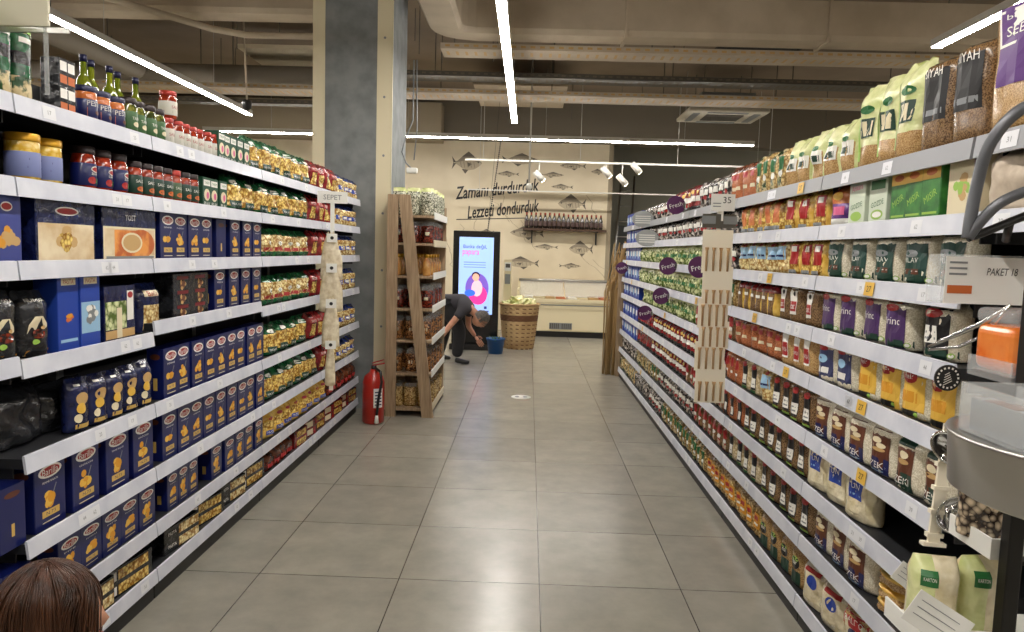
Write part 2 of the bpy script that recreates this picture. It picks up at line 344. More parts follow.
box_kind('bluepic', 'small blue box with biscuit picture', .12, .08, .2, mat('box_periwinkle', (60, 70, 140), .4), [A_food(TAN, OCHRE, None)], name='biscuit_box', group='biscuit boxes')
box_kind('greenwin', 'clear-windowed box of green noodles', .2, .1, .2, F_NAVY, [lambda mb, P, w, h, r: (mb.rect(P, -w*.47, h*.22, w*.2, h*.72, C_LEAF, .0006), mb.rect(P, -w*.47, 0.01, w*.47, h*.2, TAN, .0006), mb.rect(P, w*.22, h*.35, w*.44, h*.9, WHITE, .0006), mb.ell(P, w*.33, h*.82, w*.09, h*.06, RED, .0009), mb.rect(P, -w*.12, h*.05, w*.05, h*.6, CREAM, .0009))], name='noodle_box', group='noodle boxes')
box_kind('tray3', 'flat black and red dessert box', .17, .1, .062, F_BLACK, [lambda mb, P, w, h, r: (mb.rect(P, -w*.3, h*.6, w*.3, h*.85, mat('print_maroon', (110, 26, 30), .4), .0006), food(mb, P, 0, h*.25, w*.2, TAN, BROWN, .0008, r, 8))], name='dessert_box', group='dessert boxes')
box_kind('spice', 'small black and white spice box', .05, .06, .085, F_BLACK, [lambda mb, P, w, h, r: (mb.rect(P, -w*.4, h*.55, w*.4, h*.9, WHITE, .0006), mb.rect(P, -w*.4, h*.1, w*.4, h*.4, ORANGE, .0006))], name='spice_box', group='spice boxes')
box_kind('greenpk', 'dark green meal box with white print', .085, .07, .135, CARD_G, [lambda mb, P, w, h, r: (mb.rect(P, -w*.4, h*.72, w*.4, h*.92, WHITE, .0006), mb.text(P, 'TARIM', 0, h*.82, w*.6, GREEN, .0009), mb.ell(P, 0, h*.42, w*.36, h*.2, CREAM, .0006), mb.ell(P, w*.08, h*.4, w*.16, h*.12, PINK, .0009), mb.text(P, 'PILAV', 0, h*.12, w*.7, WHITE, .0008))], name='meal_box', group='green meal boxes')
box_kind('greencarton', 'green carton with yellow fruit print', .095, .06, .17, mat('box_green', (18, 84, 38), .4, col2=(60, 130, 54), scale=22), [lambda mb, P, w, h, r: (mb.rect(P, -w*.48, h*.68, w*.48, h*.97, YEL, .0006), mb.ell(P, 0, h*.8, w*.3, h*.06, ORANGE, .0009), mb.text(P, 'MISIR', 0, h*.4, w*.7, LIME, .0008, ang=.4), mb.rect(P, -w*.4, h*.1, w*.4, h*.14, LIME, .0006))], name='green_carton', group='green cartons')
box_kind('whitepack', 'white and green grain carton', .12, .07, .165, mat('box_offwhite', (206, 216, 196), .45), [lambda mb, P, w, h, r: (mb.rect(P, -w*.4, h*.7, w*.4, h*.88, GREEN, .0006), mb.text(P, 'GOZDE', 0, h*.42, w*.7, GREEN, .0009, ang=.15), mb.ell(P, 0, h*.2, w*.35, h*.1, LIME, .0006), mb.ell(P, 0, h*.2, w*.26, h*.06, WHITE, .0009)),
    lambda mb, P, w, h, r: (mb.text(P, 'Ankara', 0, h*.8, w*.7, PINK, .0009, ang=.1), mb.text(P, 'GOZDE', 0, h*.42, w*.7, GREEN, .0009, ang=.15), mb.ell(P, 0, h*.2, w*.35, h*.1, LIME, .0006))], name='grain_carton', group='grain cartons')
box_kind('far_blue', 'small blue and white household box', .1, .07, .14, BLUE, [lambda mb, P, w, h, r: mb.rect(P, -w*.4, h*.4, w*.4, h*.8, WHITE, .0006), lambda mb, P, w, h, r: mb.ell(P, 0, h*.5, w*.4, h*.3, SKY, .0006)], name='household_box', group='household boxes')
box_kind('flatpack', 'flat dark long pasta pack', .26, .07, .055, F_BLACK, [lambda mb, P, w, h, r: (mb.rect(P, -w*.3, h*.15, w*.4, h*.85, C_PASTA, .0006), mb.rect(P, -w*.48, h*.2, -w*.34, h*.8, WHITE, .0006)), lambda mb, P, w, h, r: (mb.rect(P, -w*.1, h*.15, w*.48, h*.85, C_PASTA2, .0006), mb.text(P, 'PASTA', -w*.28, h*.5, w*.22, WHITE, .0009))], name='long_pasta_pack', cat='pasta', group='long pasta packs')
box_kind('flatred', 'flat red long pasta pack', .22, .07, .055, F_RED, [lambda mb, P, w, h, r: mb.rect(P, -w*.3, h*.15, w*.4, h*.85, C_PASTA, .0006), lambda mb, P, w, h, r: mb.rect(P, -w*.3, h*.15, w*.2, h*.85, CREAM, .0006)], name='long_pasta_pack', cat='pasta', group='long pasta packs')
# jars and bottles
def art_tom(mb, P, w, h, r): mb.ell(P, w*.1, h*.5, w*.26, h*.07, WHITE, .0006); mb.ell(P, w*.1, h*.5, w*.2, h*.05, RED, .001); mb.text(P, 'SUGO', w*.05, h*.4, w*.4, WHITE, .001); mb.ell(P, -w*.1, h*.25, w*.2, h*.08, RED, .001); mb.ell(P, w*.2, h*.24, w*.14, h*.07, GREEN, .0014)
b, c = jar(.04, .152, J_SAUCE, LID_DARK, NAVY, art_tom); reg('jtom', 'sauce_jar', 'tomato sauce jar with navy label', 'jar', 'sauce jars', [(b, c)], .086, .084, .152)
def art_g(mb, P, w, h, r): mb.text(P, 'SALCA', 0, h*.46, w*.7, WHITE, .001); mb.ell(P, 0, h*.25, w*.3, h*.07, ORANGE, .001)
b, c = jar(.034, .138, J_SAUCE, LID_DARK, DGREEN, art_g); b2, c2 = jar(.034, .138, J_SAUCE, LID_RED, mat('label_dull_green', (70, 96, 66), .4), art_g); reg('jgr', 'sauce_jar', 'red sauce jar with green label', 'jar', 'sauce jars', [(b, c), (b, c), (b, c), (b, c), (b2, c2), (b, c)], .072, .07, .138)
def art_y(mb, P, w, h, r): mb.rect(P, -w*.3, h*.46, w*.3, h*.5, NAVY, .001); mb.rect(P, -w*.35, h*.3, w*.35, h*.34, NAVY, .001)
b, c = jar(.047, .148, J_YEL, LID_GOLD, mat('label_periwinkle', (120, 130, 176), .5), art_y, lidr=1.0, neck=1.0); reg('jyel', 'preserve_jar', 'large yellow preserve jar', 'jar', 'yellow preserve jars', [(b, c)], .105, .096, .148)
def art_o(mb, P, w, h, r): mb.text(P, 'PESTO', 0, h*.52, w*.8, WHITE, .001); mb.rect(P, -w*.4, h*.15, w*.4, h*.4, ORANGE, .001); mb.ell(P, w*.1, h*.28, w*.16, h*.06, BROWN, .0014)
b, c = jar(.041, .12, J_ORANGE, LID_NAVY, NAVY, art_o, lidr=1.0, neck=1.0); reg('jor', 'spread_jar', 'orange spread jar with navy lid', 'jar', 'spread jars', [(b, c)], .09, .084, .12)
def art_ol(mb, P, w, h, r): mb.rect(P, -w*.35, h*.18, w*.35, h*.5, DGREEN, .001); mb.ell(P, 0, h*.28, w*.22, h*.07, CREAM, .0014); mb.text(P, 'TARIM', 0, h*.44, w*.55, WHITE, .0014)
b, c = jar(.039, .135, J_OLIVE, LID_DARK, mat('label_green_soft', (64, 104, 60), .4), art_ol); reg('jol', 'olive_jar', 'green olive jar with dark lid', 'jar', 'olive jars', [(b, c)], .082, .08, .135)
def art_rw(mb, P, w, h, r): mb.rect(P, -w*.3, h*.2, w*.3, h*.3, GREEN, .001); mb.text(P, 'SALCA', 0, h*.42, w*.7, RED, .001)
b, c = jar(.036, .115, J_SAUCE, LID_RED, mat('label_white', (214, 212, 200), .45), art_rw); reg('jrw', 'sauce_jar', 'red-lidded sauce jar with white label', 'jar', 'sauce jars', [(b, c)], .078, .075, .115)
bt = MB(); bt.lathe([(.03, 0), (.033, .01), (.033, .15), (.024, .18), (.012, .2), (.011, .25)], J_OIL, 12); cp = MB(); cp.lathe([(.013, .245), (.013, .27)], LID_NAVY, 10); reg('oil', 'oil_bottle', 'tall slim olive oil bottle', 'bottle', 'oil bottles', [(bt, [('cap', cp)])], .075, .07, .27)
bt = MB(); bt.lathe([(.036, 0), (.038, .01), (.038, .16), (.02, .2), (.015, .24)], mat('dark_bottle_glass', (24, 14, 12), .08, coat=1), 12); cp = MB(); cp.lathe([(.017, .235), (.017, .28)], mat('cap_gold', (150, 60, 40), .3, .4), 10)
lb = MB(); lb.lathe([(.0385, .04), (.039, .05), (.039, .12), (.0385, .13)], mat('label_dull', (84, 66, 62), .4), 12); reg('wine', 'sauce_bottle', 'dark glass sauce bottle', 'bottle', 'dark bottles', [(bt, [('cap', cp), ('label', lb)])], .08, .08, .28)
# bags
def reg_clear(lab, bottom=0): return None
def two(front, other, v0=.12, v1=.85): return lambda u, v, s: front if (s < 0 and v0 < v < v1) else other
def head(hm, cont, v=.72, base=None, vb=.1): return lambda u, vv, s: hm if vv > v else (base if base and vv < vb else cont)
regbag('pgreen', 'pasta_bag', 'yellow pasta bag with green header', 'pasta', 'pasta bags', .17, .11, .18, C_PASTA, head(F_GREEN, C_PASTA, .74, F_GREEN, .16), L_patch(DGREEN, -.3, .1, .3, .3, [('e', WHITE, .0, .8, .25, .06)], 'MAKARNA', tsize=.8), top=.35, crumple=.1, n=4)
regbag('pgreen2', 'pasta_bag', 'pale pasta bag with red print', 'pasta', 'pasta bags', .17, .11, .17, C_PASTA2, head(F_GREEN, C_PASTA2, .8, F_GREEN, .22), L_patch(RED, -.35, .24, .35, .36, [('e', WHITE, .0, .5, .16, .08), ('e', GREEN, 0, .5, .1, .05)]), top=.3, crumple=.1, n=4)
regbag('pred', 'pasta_bag', 'red foil pasta bag with clear window', 'pasta', 'red pasta bags', .16, .10, .185, F_RED, lambda u, v, s: C_PASTA if (s < 0 and .12 < v < .6 and u > -.5) else None, L_patch(RED, -.3, .62, .3, .76, (), 'PASTA'), top=.3, crumple=.1, n=3)
regbag('pblue', 'pasta_bag', 'blue-topped clear pasta bag', 'pasta', 'blue pasta bags', .16, .10, .165, C_PASTA2, head(F_BLUE, C_PASTA2, .76), L_patch(BLUE, -.3, .3, .3, .5, [('e', WHITE, 0, .4, .2, .06)]), top=.3, crumple=.1, n=3)
regbag('pyel', 'pasta_bag', 'glossy yellow pasta bag', 'pasta', 'yellow pasta bags', .15, .09, .16, F_YEL, lambda u, v, s: C_PASTA if (s < 0 and .35 < v < .62) else None, L_patch(BLUE, -.3, .14, .3, .3, [('e', RED, 0, .75, .2, .06)], 'PASTA'), top=.25, crumple=.08, n=3)
regbag('pbrown', 'legume_bag', 'brown mixed legume bag', 'bag', 'legume bags', .12, .07, .13, C_CHICK, head(F_BROWN, C_RED, .6), L_patch(RED, -.3, .2, .3, .4), top=.25, crumple=.1, n=3)
regbag('blackbag', 'black_foil_bag', 'large crinkled black foil bag', 'bag', 'black foil bags', .3, .14, .2, F_BLACK, None, None, crumple=.13, n=3, nu=18, nv=18)
regbag('pouch', 'pasta_pouch', 'dark navy pasta pouch', 'pasta', 'navy pouches', .115, .06, .185, F_NAVY, None, lambda mb, P, w, h, r: (mb.ell(P, .02*w, .62*h, .26*w, .12*h, TAN, .0006), mb.ell(P, -.05*w, .45*h, .2*w, .1*h, YEL, .001), mb.ell(P, -.18*w, .27*h, .15*w, .08*h, CREAM, .0012), mb.rect(P, -.3*w, .08*h, .4*w, .16*h, GOLD, .0008, 3, 1), mb.rect(P, -.25*w, .86*h, .0*w, .9*h, WHITE, .0008, 2, 1)), crumple=.05, n=2)
regbag('herb', 'herb_packet', 'tall green and black herb pouch', 'bag', 'green herb pouches', .085, .05, .25, F_GREEN, lambda u, v, s: F_BLACK if .4 < v < .55 else (F_MIXG if (s < 0 and (v < .3 or v > .75)) else None), L_patch(WHITE, -.3, .68, .3, .74, [('r', LIME, -.35, .8, .35, .95)]), n=3)
regbag('darkpk', 'mill_packet', 'dark packet with pale front panel', 'bag', 'dark flour packets', .13, .09, .27, F_BLACK, None, lambda mb, P, w, h, r: (mb.poly(P, [(-.36*w, .03*h), (.36*w, .03*h), (.3*w, .5*h), (.1*w, .62*h), (-.1*w, .62*h), (-.3*w, .5*h)], CREAM, .0008), mb.rect(P, -.34*w, .03*h, .34*w, .12*h, OCHRE, .0012), mb.ell(P, 0, .36*h, .2*w, .07*h, C_RED, .0014), mb.ell(P, -.1*w, .24*h, .1*w, .04*h, LIME, .0014), mb.ell(P, .12*w, .45*h, .1*w, .03*h, TAN, .0014), mb.text(P, 'NUMARA', 0, .86*h, .6*w, WHITE, .001)), n=2)
regbag('navybow', 'pasta_bag', 'navy bag of bow pasta with oval logo', 'pasta', 'navy pasta bags', .16, .08, .2, F_NAVY, lambda u, v, s: C_PASTA2 if (s < 0 and .08 < v < .6 and abs(u) < .75) else None, L_patch(CREAM, -.3, .74, .3, .86, (), 'Barilla', RED), n=1)
# right-hand goods
def rice(key, look, cont, band, bits, txt=None, tc=WHITE, w=.135, h=.165, group='rice bags', x0=-.5, x1=.3, z0=.03, z1=.9, d=.075, n=2, **k):
    regbag(key, 'rice_bag' if 'rice' in look else 'grain_bag', look, 'bag', group, w, d, h, cont, None, L_patch(band, x0, z0, x1, z1, bits, txt, tc), top=.16, crumple=.045, n=n, square=4, tw=.92, **k)
GB = [('r', DGREEN, -.47, .05, .47, .2), ('e', LIME, .36, .12, .07, .05), ('e', WHITE, .36, .12, .05, .035)]
rice('rgreen', 'rice bag with dark green label', C_RICE, mat('label_deep_green', (28, 66, 58), .4), GB+[('r', BROWN, -.45, .22, .12, .32), ('e', GREY, -.16, .6, .22, .07), ('t', WHITE, 'PILAV', -.16, .48, .5, .09), ('r', WHITE, -.45, .27, .1, .285)])
rice('rpurple', 'rice bag with purple label', C_RICE, mat('label_purple', (74, 46, 98), .35, coat=.3), GB+[('e', RED, -.16, .8, .22, .07), ('t', WHITE, 'Pirinc', -.16, .55, .55, .14), ('r', ORANGE, -.45, .88, .12, .9)])
rice('rblack', 'rice bag with black label', C_RICE, BLACK, GB+[('e', RED, -.16, .82, .28, .08), ('r', WHITE, -.36, .3, .0, .6), ('r', GREY, -.32, .36, -.04, .4), ('r', GREY, -.32, .46, -.04, .5)])
rice('ryel', 'rice bag with yellow label', C_RICE, YEL, [('e', RED, -.16, .76, .24, .12), ('t', WHITE, 'Reis', -.16, .77, .3, .1), ('r', OCHRE, -.4, .3, .1, .5), ('r', BLACK, -.45, .04, .14, .16), ('e', LIME, .1, .1, .06, .045)], group='yellow rice bags')
rice('rblue', 'rice bag with dark blue label', C_RICE, mat('label_slate_blue', (54, 60, 100), .4), [('e', RED, -.16, .8, .22, .06), ('r', WHITE, -.4, .22, .1, .36), ('e', SKY, -.16, .55, .2, .1)])
rice('rtan', 'brown grain bag with red label', C_BROWN, WHITE, [('r', RED, -.28, .3, .08, .55), ('e', BLACK, -.08, .74, .07, .06), ('t', WHITE, 'tat', -.1, .42, .25, .12)], w=.12, x0=-.3, x1=.1, z0=.22, z1=.88, group='grain bags')
rice('rbeige', 'tan bulgur bag with red label', C_TAN, WHITE, [('r', RED, -.36, .25, .04, .6), ('t', WHITE, 'YAYLA', -.16, .42, .3, .1)], w=.12, x0=-.38, x1=.06, z0=.2, z1=.9, group='grain bags')
rice('rdark', 'brown legume bag with black label', C_BROWN, BLACK, [('r', WHITE, -.3, .22, .1, .5), ('r', GREY, -.26, .28, .06, .32), ('r', GREY, -.26, .38, .06, .42), ('e', RED, -.1, .82, .22, .08), ('r', LIME, -.34, .06, .14, .12)], w=.115, x0=-.34, x1=.14, z0=.04, z1=.92, group='legume bags', n=2)
rice('rdark2', 'bean bag with black label', C_BEAN, BLACK, [('r', WHITE, -.3, .22, .1, .5), ('r', GREY, -.26, .3, .06, .34), ('e', RED, -.1, .82, .22, .08), ('r', GREEN, -.34, .06, .14, .14)], w=.115, x0=-.34, x1=.14, z0=.04, z1=.92, group='legume bags', n=2)
rice('rorange', 'red lentil bag with black label', C_ORANGE, BLACK, [('r', WHITE, -.1, .2, .14, .45), ('e', RED, 0, .8, .2, .08)], w=.115, x0=-.15, x1=.2, group='legume bags')
rice('rlent', 'orange lentil bag with small label', C_ORANGE, RED, [('r', WHITE, -.2, .3, .1, .38)], w=.11, x0=-.22, x1=.12, z0=.5, z1=.8, group='legume bags')
rice('zekib', 'brown and blue printed rice bag', C_RICE, BROWN, [('r', NAVY, -.5, .03, .2, .34), ('e', CREAM, -.2, .68, .14, .06), ('e', CREAM, -.08, .58, .14, .05), ('e', TAN, -.14, .5, .2, .04), ('t', WHITE, 'ZEKI', -.15, .2, .5, .12), ('r', SKY, -.3, .08, .05, .1)], w=.15, x0=-.5, x1=.2, group='brown rice bags')
rice('zekig', 'brown and green printed rice bag', C_RICE, BROWN, [('r', DGREEN, -.5, .03, .2, .34), ('r', DGREEN, -.5, .82, .2, .96), ('e', CREAM, -.12, .66, .15, .07), ('e', TAN, -.14, .54, .2, .05), ('t', WHITE, 'ZEKI', -.15, .2, .5, .12)], w=.15, x0=-.5, x1=.2, group='brown rice bags')
rice('flour', 'white flour bag with blue label', F_CREAM, F_CREAM, [('r', BLUE, -.26, .45, .2, .88), ('t', WHITE, 'UN', -.03, .72, .25, .12), ('r', SKY, -.2, .52, .14, .56)], w=.16, x0=-.3, x1=.3, group='flour bags')
rice('bigred', 'large beige grain bag with red print', C_TAN, F_CREAM, [('r', RED, -.4, .62, .4, .9), ('e', NAVY, 0, .5, .2, .12), ('t', WHITE, 'BALDO', 0, .78, .6, .12)], w=.17, x0=-.42, x1=.42, h=.17, group='large grain bags')
rice('bigrice', 'large pale rice bag with blue crest', C_RICE, F_CREAM, [('e', BLUE, 0, .6, .2, .16), ('r', RED, -.3, .8, .3, .9)], w=.16, x0=-.4, x1=.4, group='large grain bags')
rice('couscous', 'wheat bag with green and black badge', C_TAN, DGREEN, [('e', BLACK, -.05, .6, .3, .16), ('e', LIME, -.05, .7, .22, .06), ('t', WHITE, 'nar', -.05, .6, .3, .08)], w=.11, x0=-.4, x1=.3, z0=.05, z1=.4, group='grain bags')
rice('gold', 'tan stick noodle bag with orange label', C_CHICK, OCHRE, [('r', RED, -.2, .5, .2, .62), ('r', WHITE, -.2, .35, .2, .42)], w=.1, x0=-.3, x1=.3, z0=.25, z1=.7, group='noodle bags')
regbag('ypasta', 'pasta_bag', 'yellow pasta bag with red print', 'pasta', 'pasta bags', .13, .08, .165, C_PASTA, lambda u, v, s: F_YEL if abs(u) > .7 else None, L_patch(RED, -.12, .3, .3, .8, [('r', WHITE, -.05, .62, .22, .76), ('r', GREY, -.4, .06, .2, .16)]), crumple=.07, n=3)
regbag('ypasta2', 'pasta_bag', 'yellow pasta bag with orange stripe', 'pasta', 'pasta bags', .115, .08, .16, C_PASTA, lambda u, v, s: F_ORANGE if (s < 0 and -.3 < u < .4 and v > .25) else None, L_patch(GREY, -.4, .08, .25, .2), crumple=.08, n=3)
regbag('bluepasta', 'pasta_bag', 'short pasta bag with pale blue print', 'pasta', 'pasta bags', .13, .09, .16, C_PASTA2, lambda u, v, s: None, L_patch(SKY, -.34, .42, .34, .8, [('e', RED, 0, .86, .16, .05), ('r', NAVY, -.26, .5, .26, .56)]), crumple=.08, n=3)
regbag('purpleb', 'pasta_bag', 'purple and orange children pasta bag', 'pasta', 'pasta bags', .13, .08, .16, F_PURPLE, lambda u, v, s: F_ORANGE if (s < 0 and v > .6) else (F_WHITE if v < .2 else None), L_patch(PINK, -.2, .3, .3, .5, [('e', YEL, 0, .75, .2, .1)]), n=1)
regbag('small_ry', 'soup_bag', 'small red-topped bag with yellow strip', 'bag', 'small soup bags', .1, .07, .15, C_BROWN, lambda u, v, s: F_RED if v > .68 else (F_YEL if u > .35 else None), L_patch(WHITE, -.3, .5, .1, .6), n=2)
regbag('orangeb', 'legume_bag', 'orange lentil bag with pale seam', 'bag', 'legume bags', .11, .08, .155, C_ORANGE, lambda u, v, s: F_BROWN if v > .8 else None, L_patch(CREAM, -.1, .3, .25, .4, [('r', RED, -.3, .6, .2, .75)]), n=2, crumple=.07)
regbag('mixr', 'legume_bag', 'crowded multicoloured legume bag', 'bag', 'legume bags', .11, .08, .155, F_MIX, lambda u, v, s: C_BROWN if (u > .2) else None, L_patch(RED, -.3, .5, .2, .8, [('e', WHITE, 0, .4, .16, .08)]), n=3, crumple=.07)
regbag('mixg', 'legume_bag', 'green mixed seed bag', 'bag', 'legume bags', .11, .08, .155, F_MIXG, lambda u, v, s: C_CHICK if (u > .2) else None, L_patch(GREEN, -.3, .5, .2, .8, [('e', WHITE, 0, .4, .16, .08)]), n=3, crumple=.07)
regbag('mixb', 'snack_bag', 'dark printed snack bag', 'bag', 'dark snack bags', .11, .08, .15, F_MIXB, None, L_patch(WHITE, -.3, .5, .2, .7, [('e', RED, 0, .4, .16, .08)]), n=3, crumple=.07)
regbag('redpk', 'snack_bag', 'red printed snack bag', 'bag', 'red snack bags', .11, .08, .15, F_RED, lambda u, v, s: F_BLACK if v < .2 else None, L_patch(WHITE, -.3, .4, .3, .6, [('e', YEL, 0, .75, .2, .08)]), n=3, crumple=.07)
regbag('leafy', 'dried_herb_bag', 'green and cream dried vegetable bag', 'bag', 'dried vegetable bags', .11, .08, .17, C_LEAF, lambda u, v, s: F_PALE if v > .7 else None, L_patch(GREEN, -.2, .35, .2, .5), n=3, crumple=.12, top=.35)
regbag('palebag', 'bulgur_bag', 'clear pale green bulgur bag', 'bag', 'pale green bags', .12, .09, .2, C_TAN, lambda u, v, s: F_PALE if (v > .55 or abs(u) > .75) else None, L_patch(WHITE, -.3, .34, .3, .6, [('r', DGREEN, -.24, .38, .24, .5), ('e', GREEN, 0, .64, .2, .05)]), crumple=.1, top=.3, n=3)
regbag('tallpale', 'rice_sack', 'tall pale green rice sack', 'bag', 'tall pale sacks', .17, .1, .29, F_PALE, lambda u, v, s: C_TAN if (v < .32 and s < 0) else None, L_patch(LIME, -.4, .12, -.3, .8, [('e', GREEN, .02, .7, .2, .05), ('r', DGREEN, -.24, .38, .26, .6), ('r', CREAM, -.2, .4, .22, .57)]), crumple=.08, top=.25, n=3)
regbag('brownsack', 'grain_sack', 'tall brown grain sack with black label', 'bag', 'brown grain sacks', .19, .11, .27, C_BROWN, None, L_patch(BLACK, -.36, .34, .34, .96, [('r', GREY, -.3, .4, .28, .46)], 'SIYAH', WHITE, tz=.84), crumple=.04, top=.1, n=2, square=4)
regbag('tansack', 'grain_sack', 'large tan grain sack with purple label', 'bag', 'tan grain sacks', .3, .16, .34, C_TAN, lambda u, v, s: F_WHITE if v > .94 else None, L_patch(PURPLE, -.3, .36, .5, .92, [('r', WHITE, -.3, .64, .5, .9), ('r', PURPLE, -.27, .66, .47, .88), ('t', WHITE, 'SEBURD', .1, .74, .6, .07), ('t', WHITE, 'bulgur', .0, .84, .4, .05)]), crumple=.03, top=.08, n=1, square=4)
regbag('beigesack', 'crinkled_sack', 'crinkled beige paper grain sack', 'bag', 'beige sacks', .26, .12, .165, mat('crinkled_beige', (186, 170, 150), .6, col2=(206, 192, 172), scale=30, bump=.8, bscale=12), None, None, crumple=.1, n=1)
box_kind('whitepurple', 'cream carton with a purple side band', .14, .07, .165, CREAM, [lambda mb, P, w, h, r: (food(mb, P, 0, h*.5, w*.3, LIME, TAN, .0006, r, 12), mb.rect(P, w*.3, 0.01, w*.49, h*.98, mat('plum', (80, 30, 60), .4), .0008))], name='grain_carton', group='grain cartons')
regbag('stackpack', 'tortilla_pack', 'flat tan pack in a stack', 'bag', 'stacked tan packs', .17, .14, .045, F_YEL, lambda u, v, s: C_TAN if v < .6 else None, None, n=2, top=.3, crumple=.03)
regbag('nuts', 'nut_bag', 'clear tied bag of nuts', 'bag', 'nut bags', .11, .1, .2, C_NUT, head(CLEAR, C_NUT, .82), L_patch(CREAM, -.16, .36, .16, .5), crumple=.09, top=.3, n=3)
regbag('driedred', 'dried_fruit_bag', 'clear bag of dark red dried fruit', 'bag', 'dried fruit bags', .11, .1, .19, C_RED, head(CLEAR, C_RED, .82), L_patch(CREAM, -.16, .36, .16, .5), crumple=.09, top=.3, n=3)
regbag('seeds', 'seed_bag', 'clear bag of grey striped seeds', 'bag', 'seed bags', .12, .1, .24, foil('content_seeds', (60, 64, 40), (236, 236, 214), 110, 'voronoi', (.0, .45)), head(F_PALE, foil('content_seeds', (0, 0, 0)), .86, None), None, crumple=.1, top=.35, n=3)
regbag('chick', 'chickpea_bag', 'clear bag of roasted chickpeas', 'bag', 'chickpea bags', .12, .1, .22, C_CHICK, head(CLEAR, C_CHICK, .84), None, crumple=.09, top=.3, n=3)
KIND['seeds']['var'] = [(m, c) for m, c in KIND['seeds']['var']]
# ------------------------------------------------------------------ gondolas
AX, BX = -1.4575, 1.104
LZ = [1.8245, 1.5919, 1.3527, 1.0765, .7785, .5187, .2916, .1004]
RZ = [1.7435, 1.5546, 1.3632, 1.1642, .9752, .7546, .5519, .3391, .0929]
LW = ['top', 'second', 'third', 'fourth', 'fifth', 'sixth', 'seventh', 'lowest']; RW = ['top', 'second', 'third', 'fourth', 'fifth', 'sixth', 'seventh', 'eighth', 'lowest']
DEP = .42; TAGW = mat('tag_white', (226, 228, 232), .5); RAILG = mat('grey_price_rail', (150, 152, 156), .4)
def gondola(side, y0, y1, levels, label, skip=(), tags=2, seed=0, top=2.02, dz={}):
    rnd = random.Random(seed); s = -1 if side == 'L' else 1; X = AX if side == 'L' else BX
    root = empty('shelving_unit', (X+s*DEP, (y0+y1)/2, 0), 0, label, 'shelves', 'white shelving units on the %s side' % ('left' if side == 'L' else 'right'))
    ox, oy = root.location.x, root.location.y
    def L(mb, n, par=root): return mb.build(n, par)
    def bx(mb, xa, xb, ya, yb, za, zb, m): mb.box(min(xa, xb)-ox, max(xa, xb)-ox, ya-oy, yb-oy, za, zb, m)
    m = MB(); bx(m, X+s*DEP, X+s*(DEP+.03), y0+.004, y1-.004, .0, top, BACKM); L(m, 'back_panel')
    m = MB(); bx(m, X+s*.02, X+s*.05, y0+.004, y1-.004, 0, .065, KICK); L(m, 'kick_plate')
    for yy in (y0+.012, y1-.012):
        m = MB(); bx(m, X+s*(DEP-.035), X+s*(DEP-.001), yy-.011, yy+.011, 0, top, UPR); L(m, 'upright')
    for i, z in enumerate(levels):
        if i in skip: continue
        z = z+dz.get(i, 0)
        m = MB(); bx(m, X+s*.012, X+s*(DEP-.036), y0+.006, y1-.006, z-.012, z+.018, SHELFM)
        if i < len(levels)-1:
            for yy in (y0+.03, y1-.03): bx(m, X+s*.06, X+s*(DEP-.04), yy-.003, yy+.003, z-.05, z-.012, SHELFM)
        sh = L(m, 'shelf')
        m = MB(); h = .027; a = s*.012; zz = z
        # slanted price rail profile with rolled edges
        pr = [(X-s*.0, zz-h), (X+s*.006, zz+h), (X+s*.012, zz+h+.002), (X+s*.014, zz+h-.004), (X+s*.008, zz-h)]
        vs = [(px-ox, y-oy, pz) for y in (y0+.004, y1-.004) for px, pz in pr]; n = 5
        m.add(vs, [(k, (k+1) % n, (k+1) % n+n, k+n) for k in range(n)]+[(4, 3, 2, 1, 0), (5, 6, 7, 8, 9)], RAIL)
        Pf = lambda y, q, off: (X-s*off+s*.006*(q+h)/(2*h)-ox-s*.0004, y-oy, z+q)
        for k in range(tags):           # printed price strips in the rail
            yc = rnd.uniform(y0+.1, y1-.1); m.rect(Pf, yc-.03, -.019, yc+.03, .019, TAGW, .0008); sg = 1 if side == 'L' else -1
            vs_, fs_, w_, h_ = text_mesh(rnd.choice(['25', '39', '17', '44', '62', '31']))
            m.add([Pf(yc+sg*x/w_*.016, zt/h_*.013, .0016) for x, zt in vs_], fs_, GREY)
        if side == 'R' and i == 0: m.ms = [RAILG if q_ is RAIL else q_ for q_ in m.ms]
        L(m, 'price_rail', sh)
        if rnd.random() < (.22 if side == 'R' else .05):
            yc = rnd.uniform(y0+.2, y1-.2); m = MB(); m.rect(Pf, yc-.032, -.022, yc+.032, .022, YEL, .003)
            vs_, fs_, w_, h_ = text_mesh('27'); m.add([Pf(yc+sg*x/w_*.03, zt/h_*.02, .0038) for x, zt in vs_], fs_, BLACK); L(m, 'yellow_price_tag', sh)
    return root
gondola('L', .9, 2.05, LZ, 'left shelving unit nearest the camera, with black foil bags', skip=(4, 5), seed=1)
gondola('L', 2.05, 2.80, LZ, 'narrow left shelving unit with olive jars and wide navy boxes', seed=2, dz={3: -.012})
gondola('L', 2.80, 3.955, LZ, 'left shelving unit with red-lidded jars above rows of navy boxes', seed=3, dz={3: .03})
gondola('L', 3.955, 5.11, LZ, 'left shelving unit full of green-topped pasta bags', seed=4)
gondola('L', 5.11, 6.265, LZ, 'farthest left shelving unit, ending at the grey column', seed=5)
gondola('R', 1.88, 2.82, RZ, 'right shelving unit nearest the camera, holding yellow and brown rice bags', seed=11)
gondola('R', 2.82, 3.96, RZ, 'right shelving unit with brown bags on the near side of hanging spoon strip', seed=12)
gondola('R', 3.96, 5.115, RZ, 'right shelving unit directly behind the hanging strip of wooden spoons', seed=13)
gondola('R', 5.115, 6.27, RZ, 'right shelving unit with green dried vegetable bags and purple badges', seed=14)
gondola('R', 6.27, 7.425, RZ, 'second farthest right shelving unit', seed=15, tags=2)
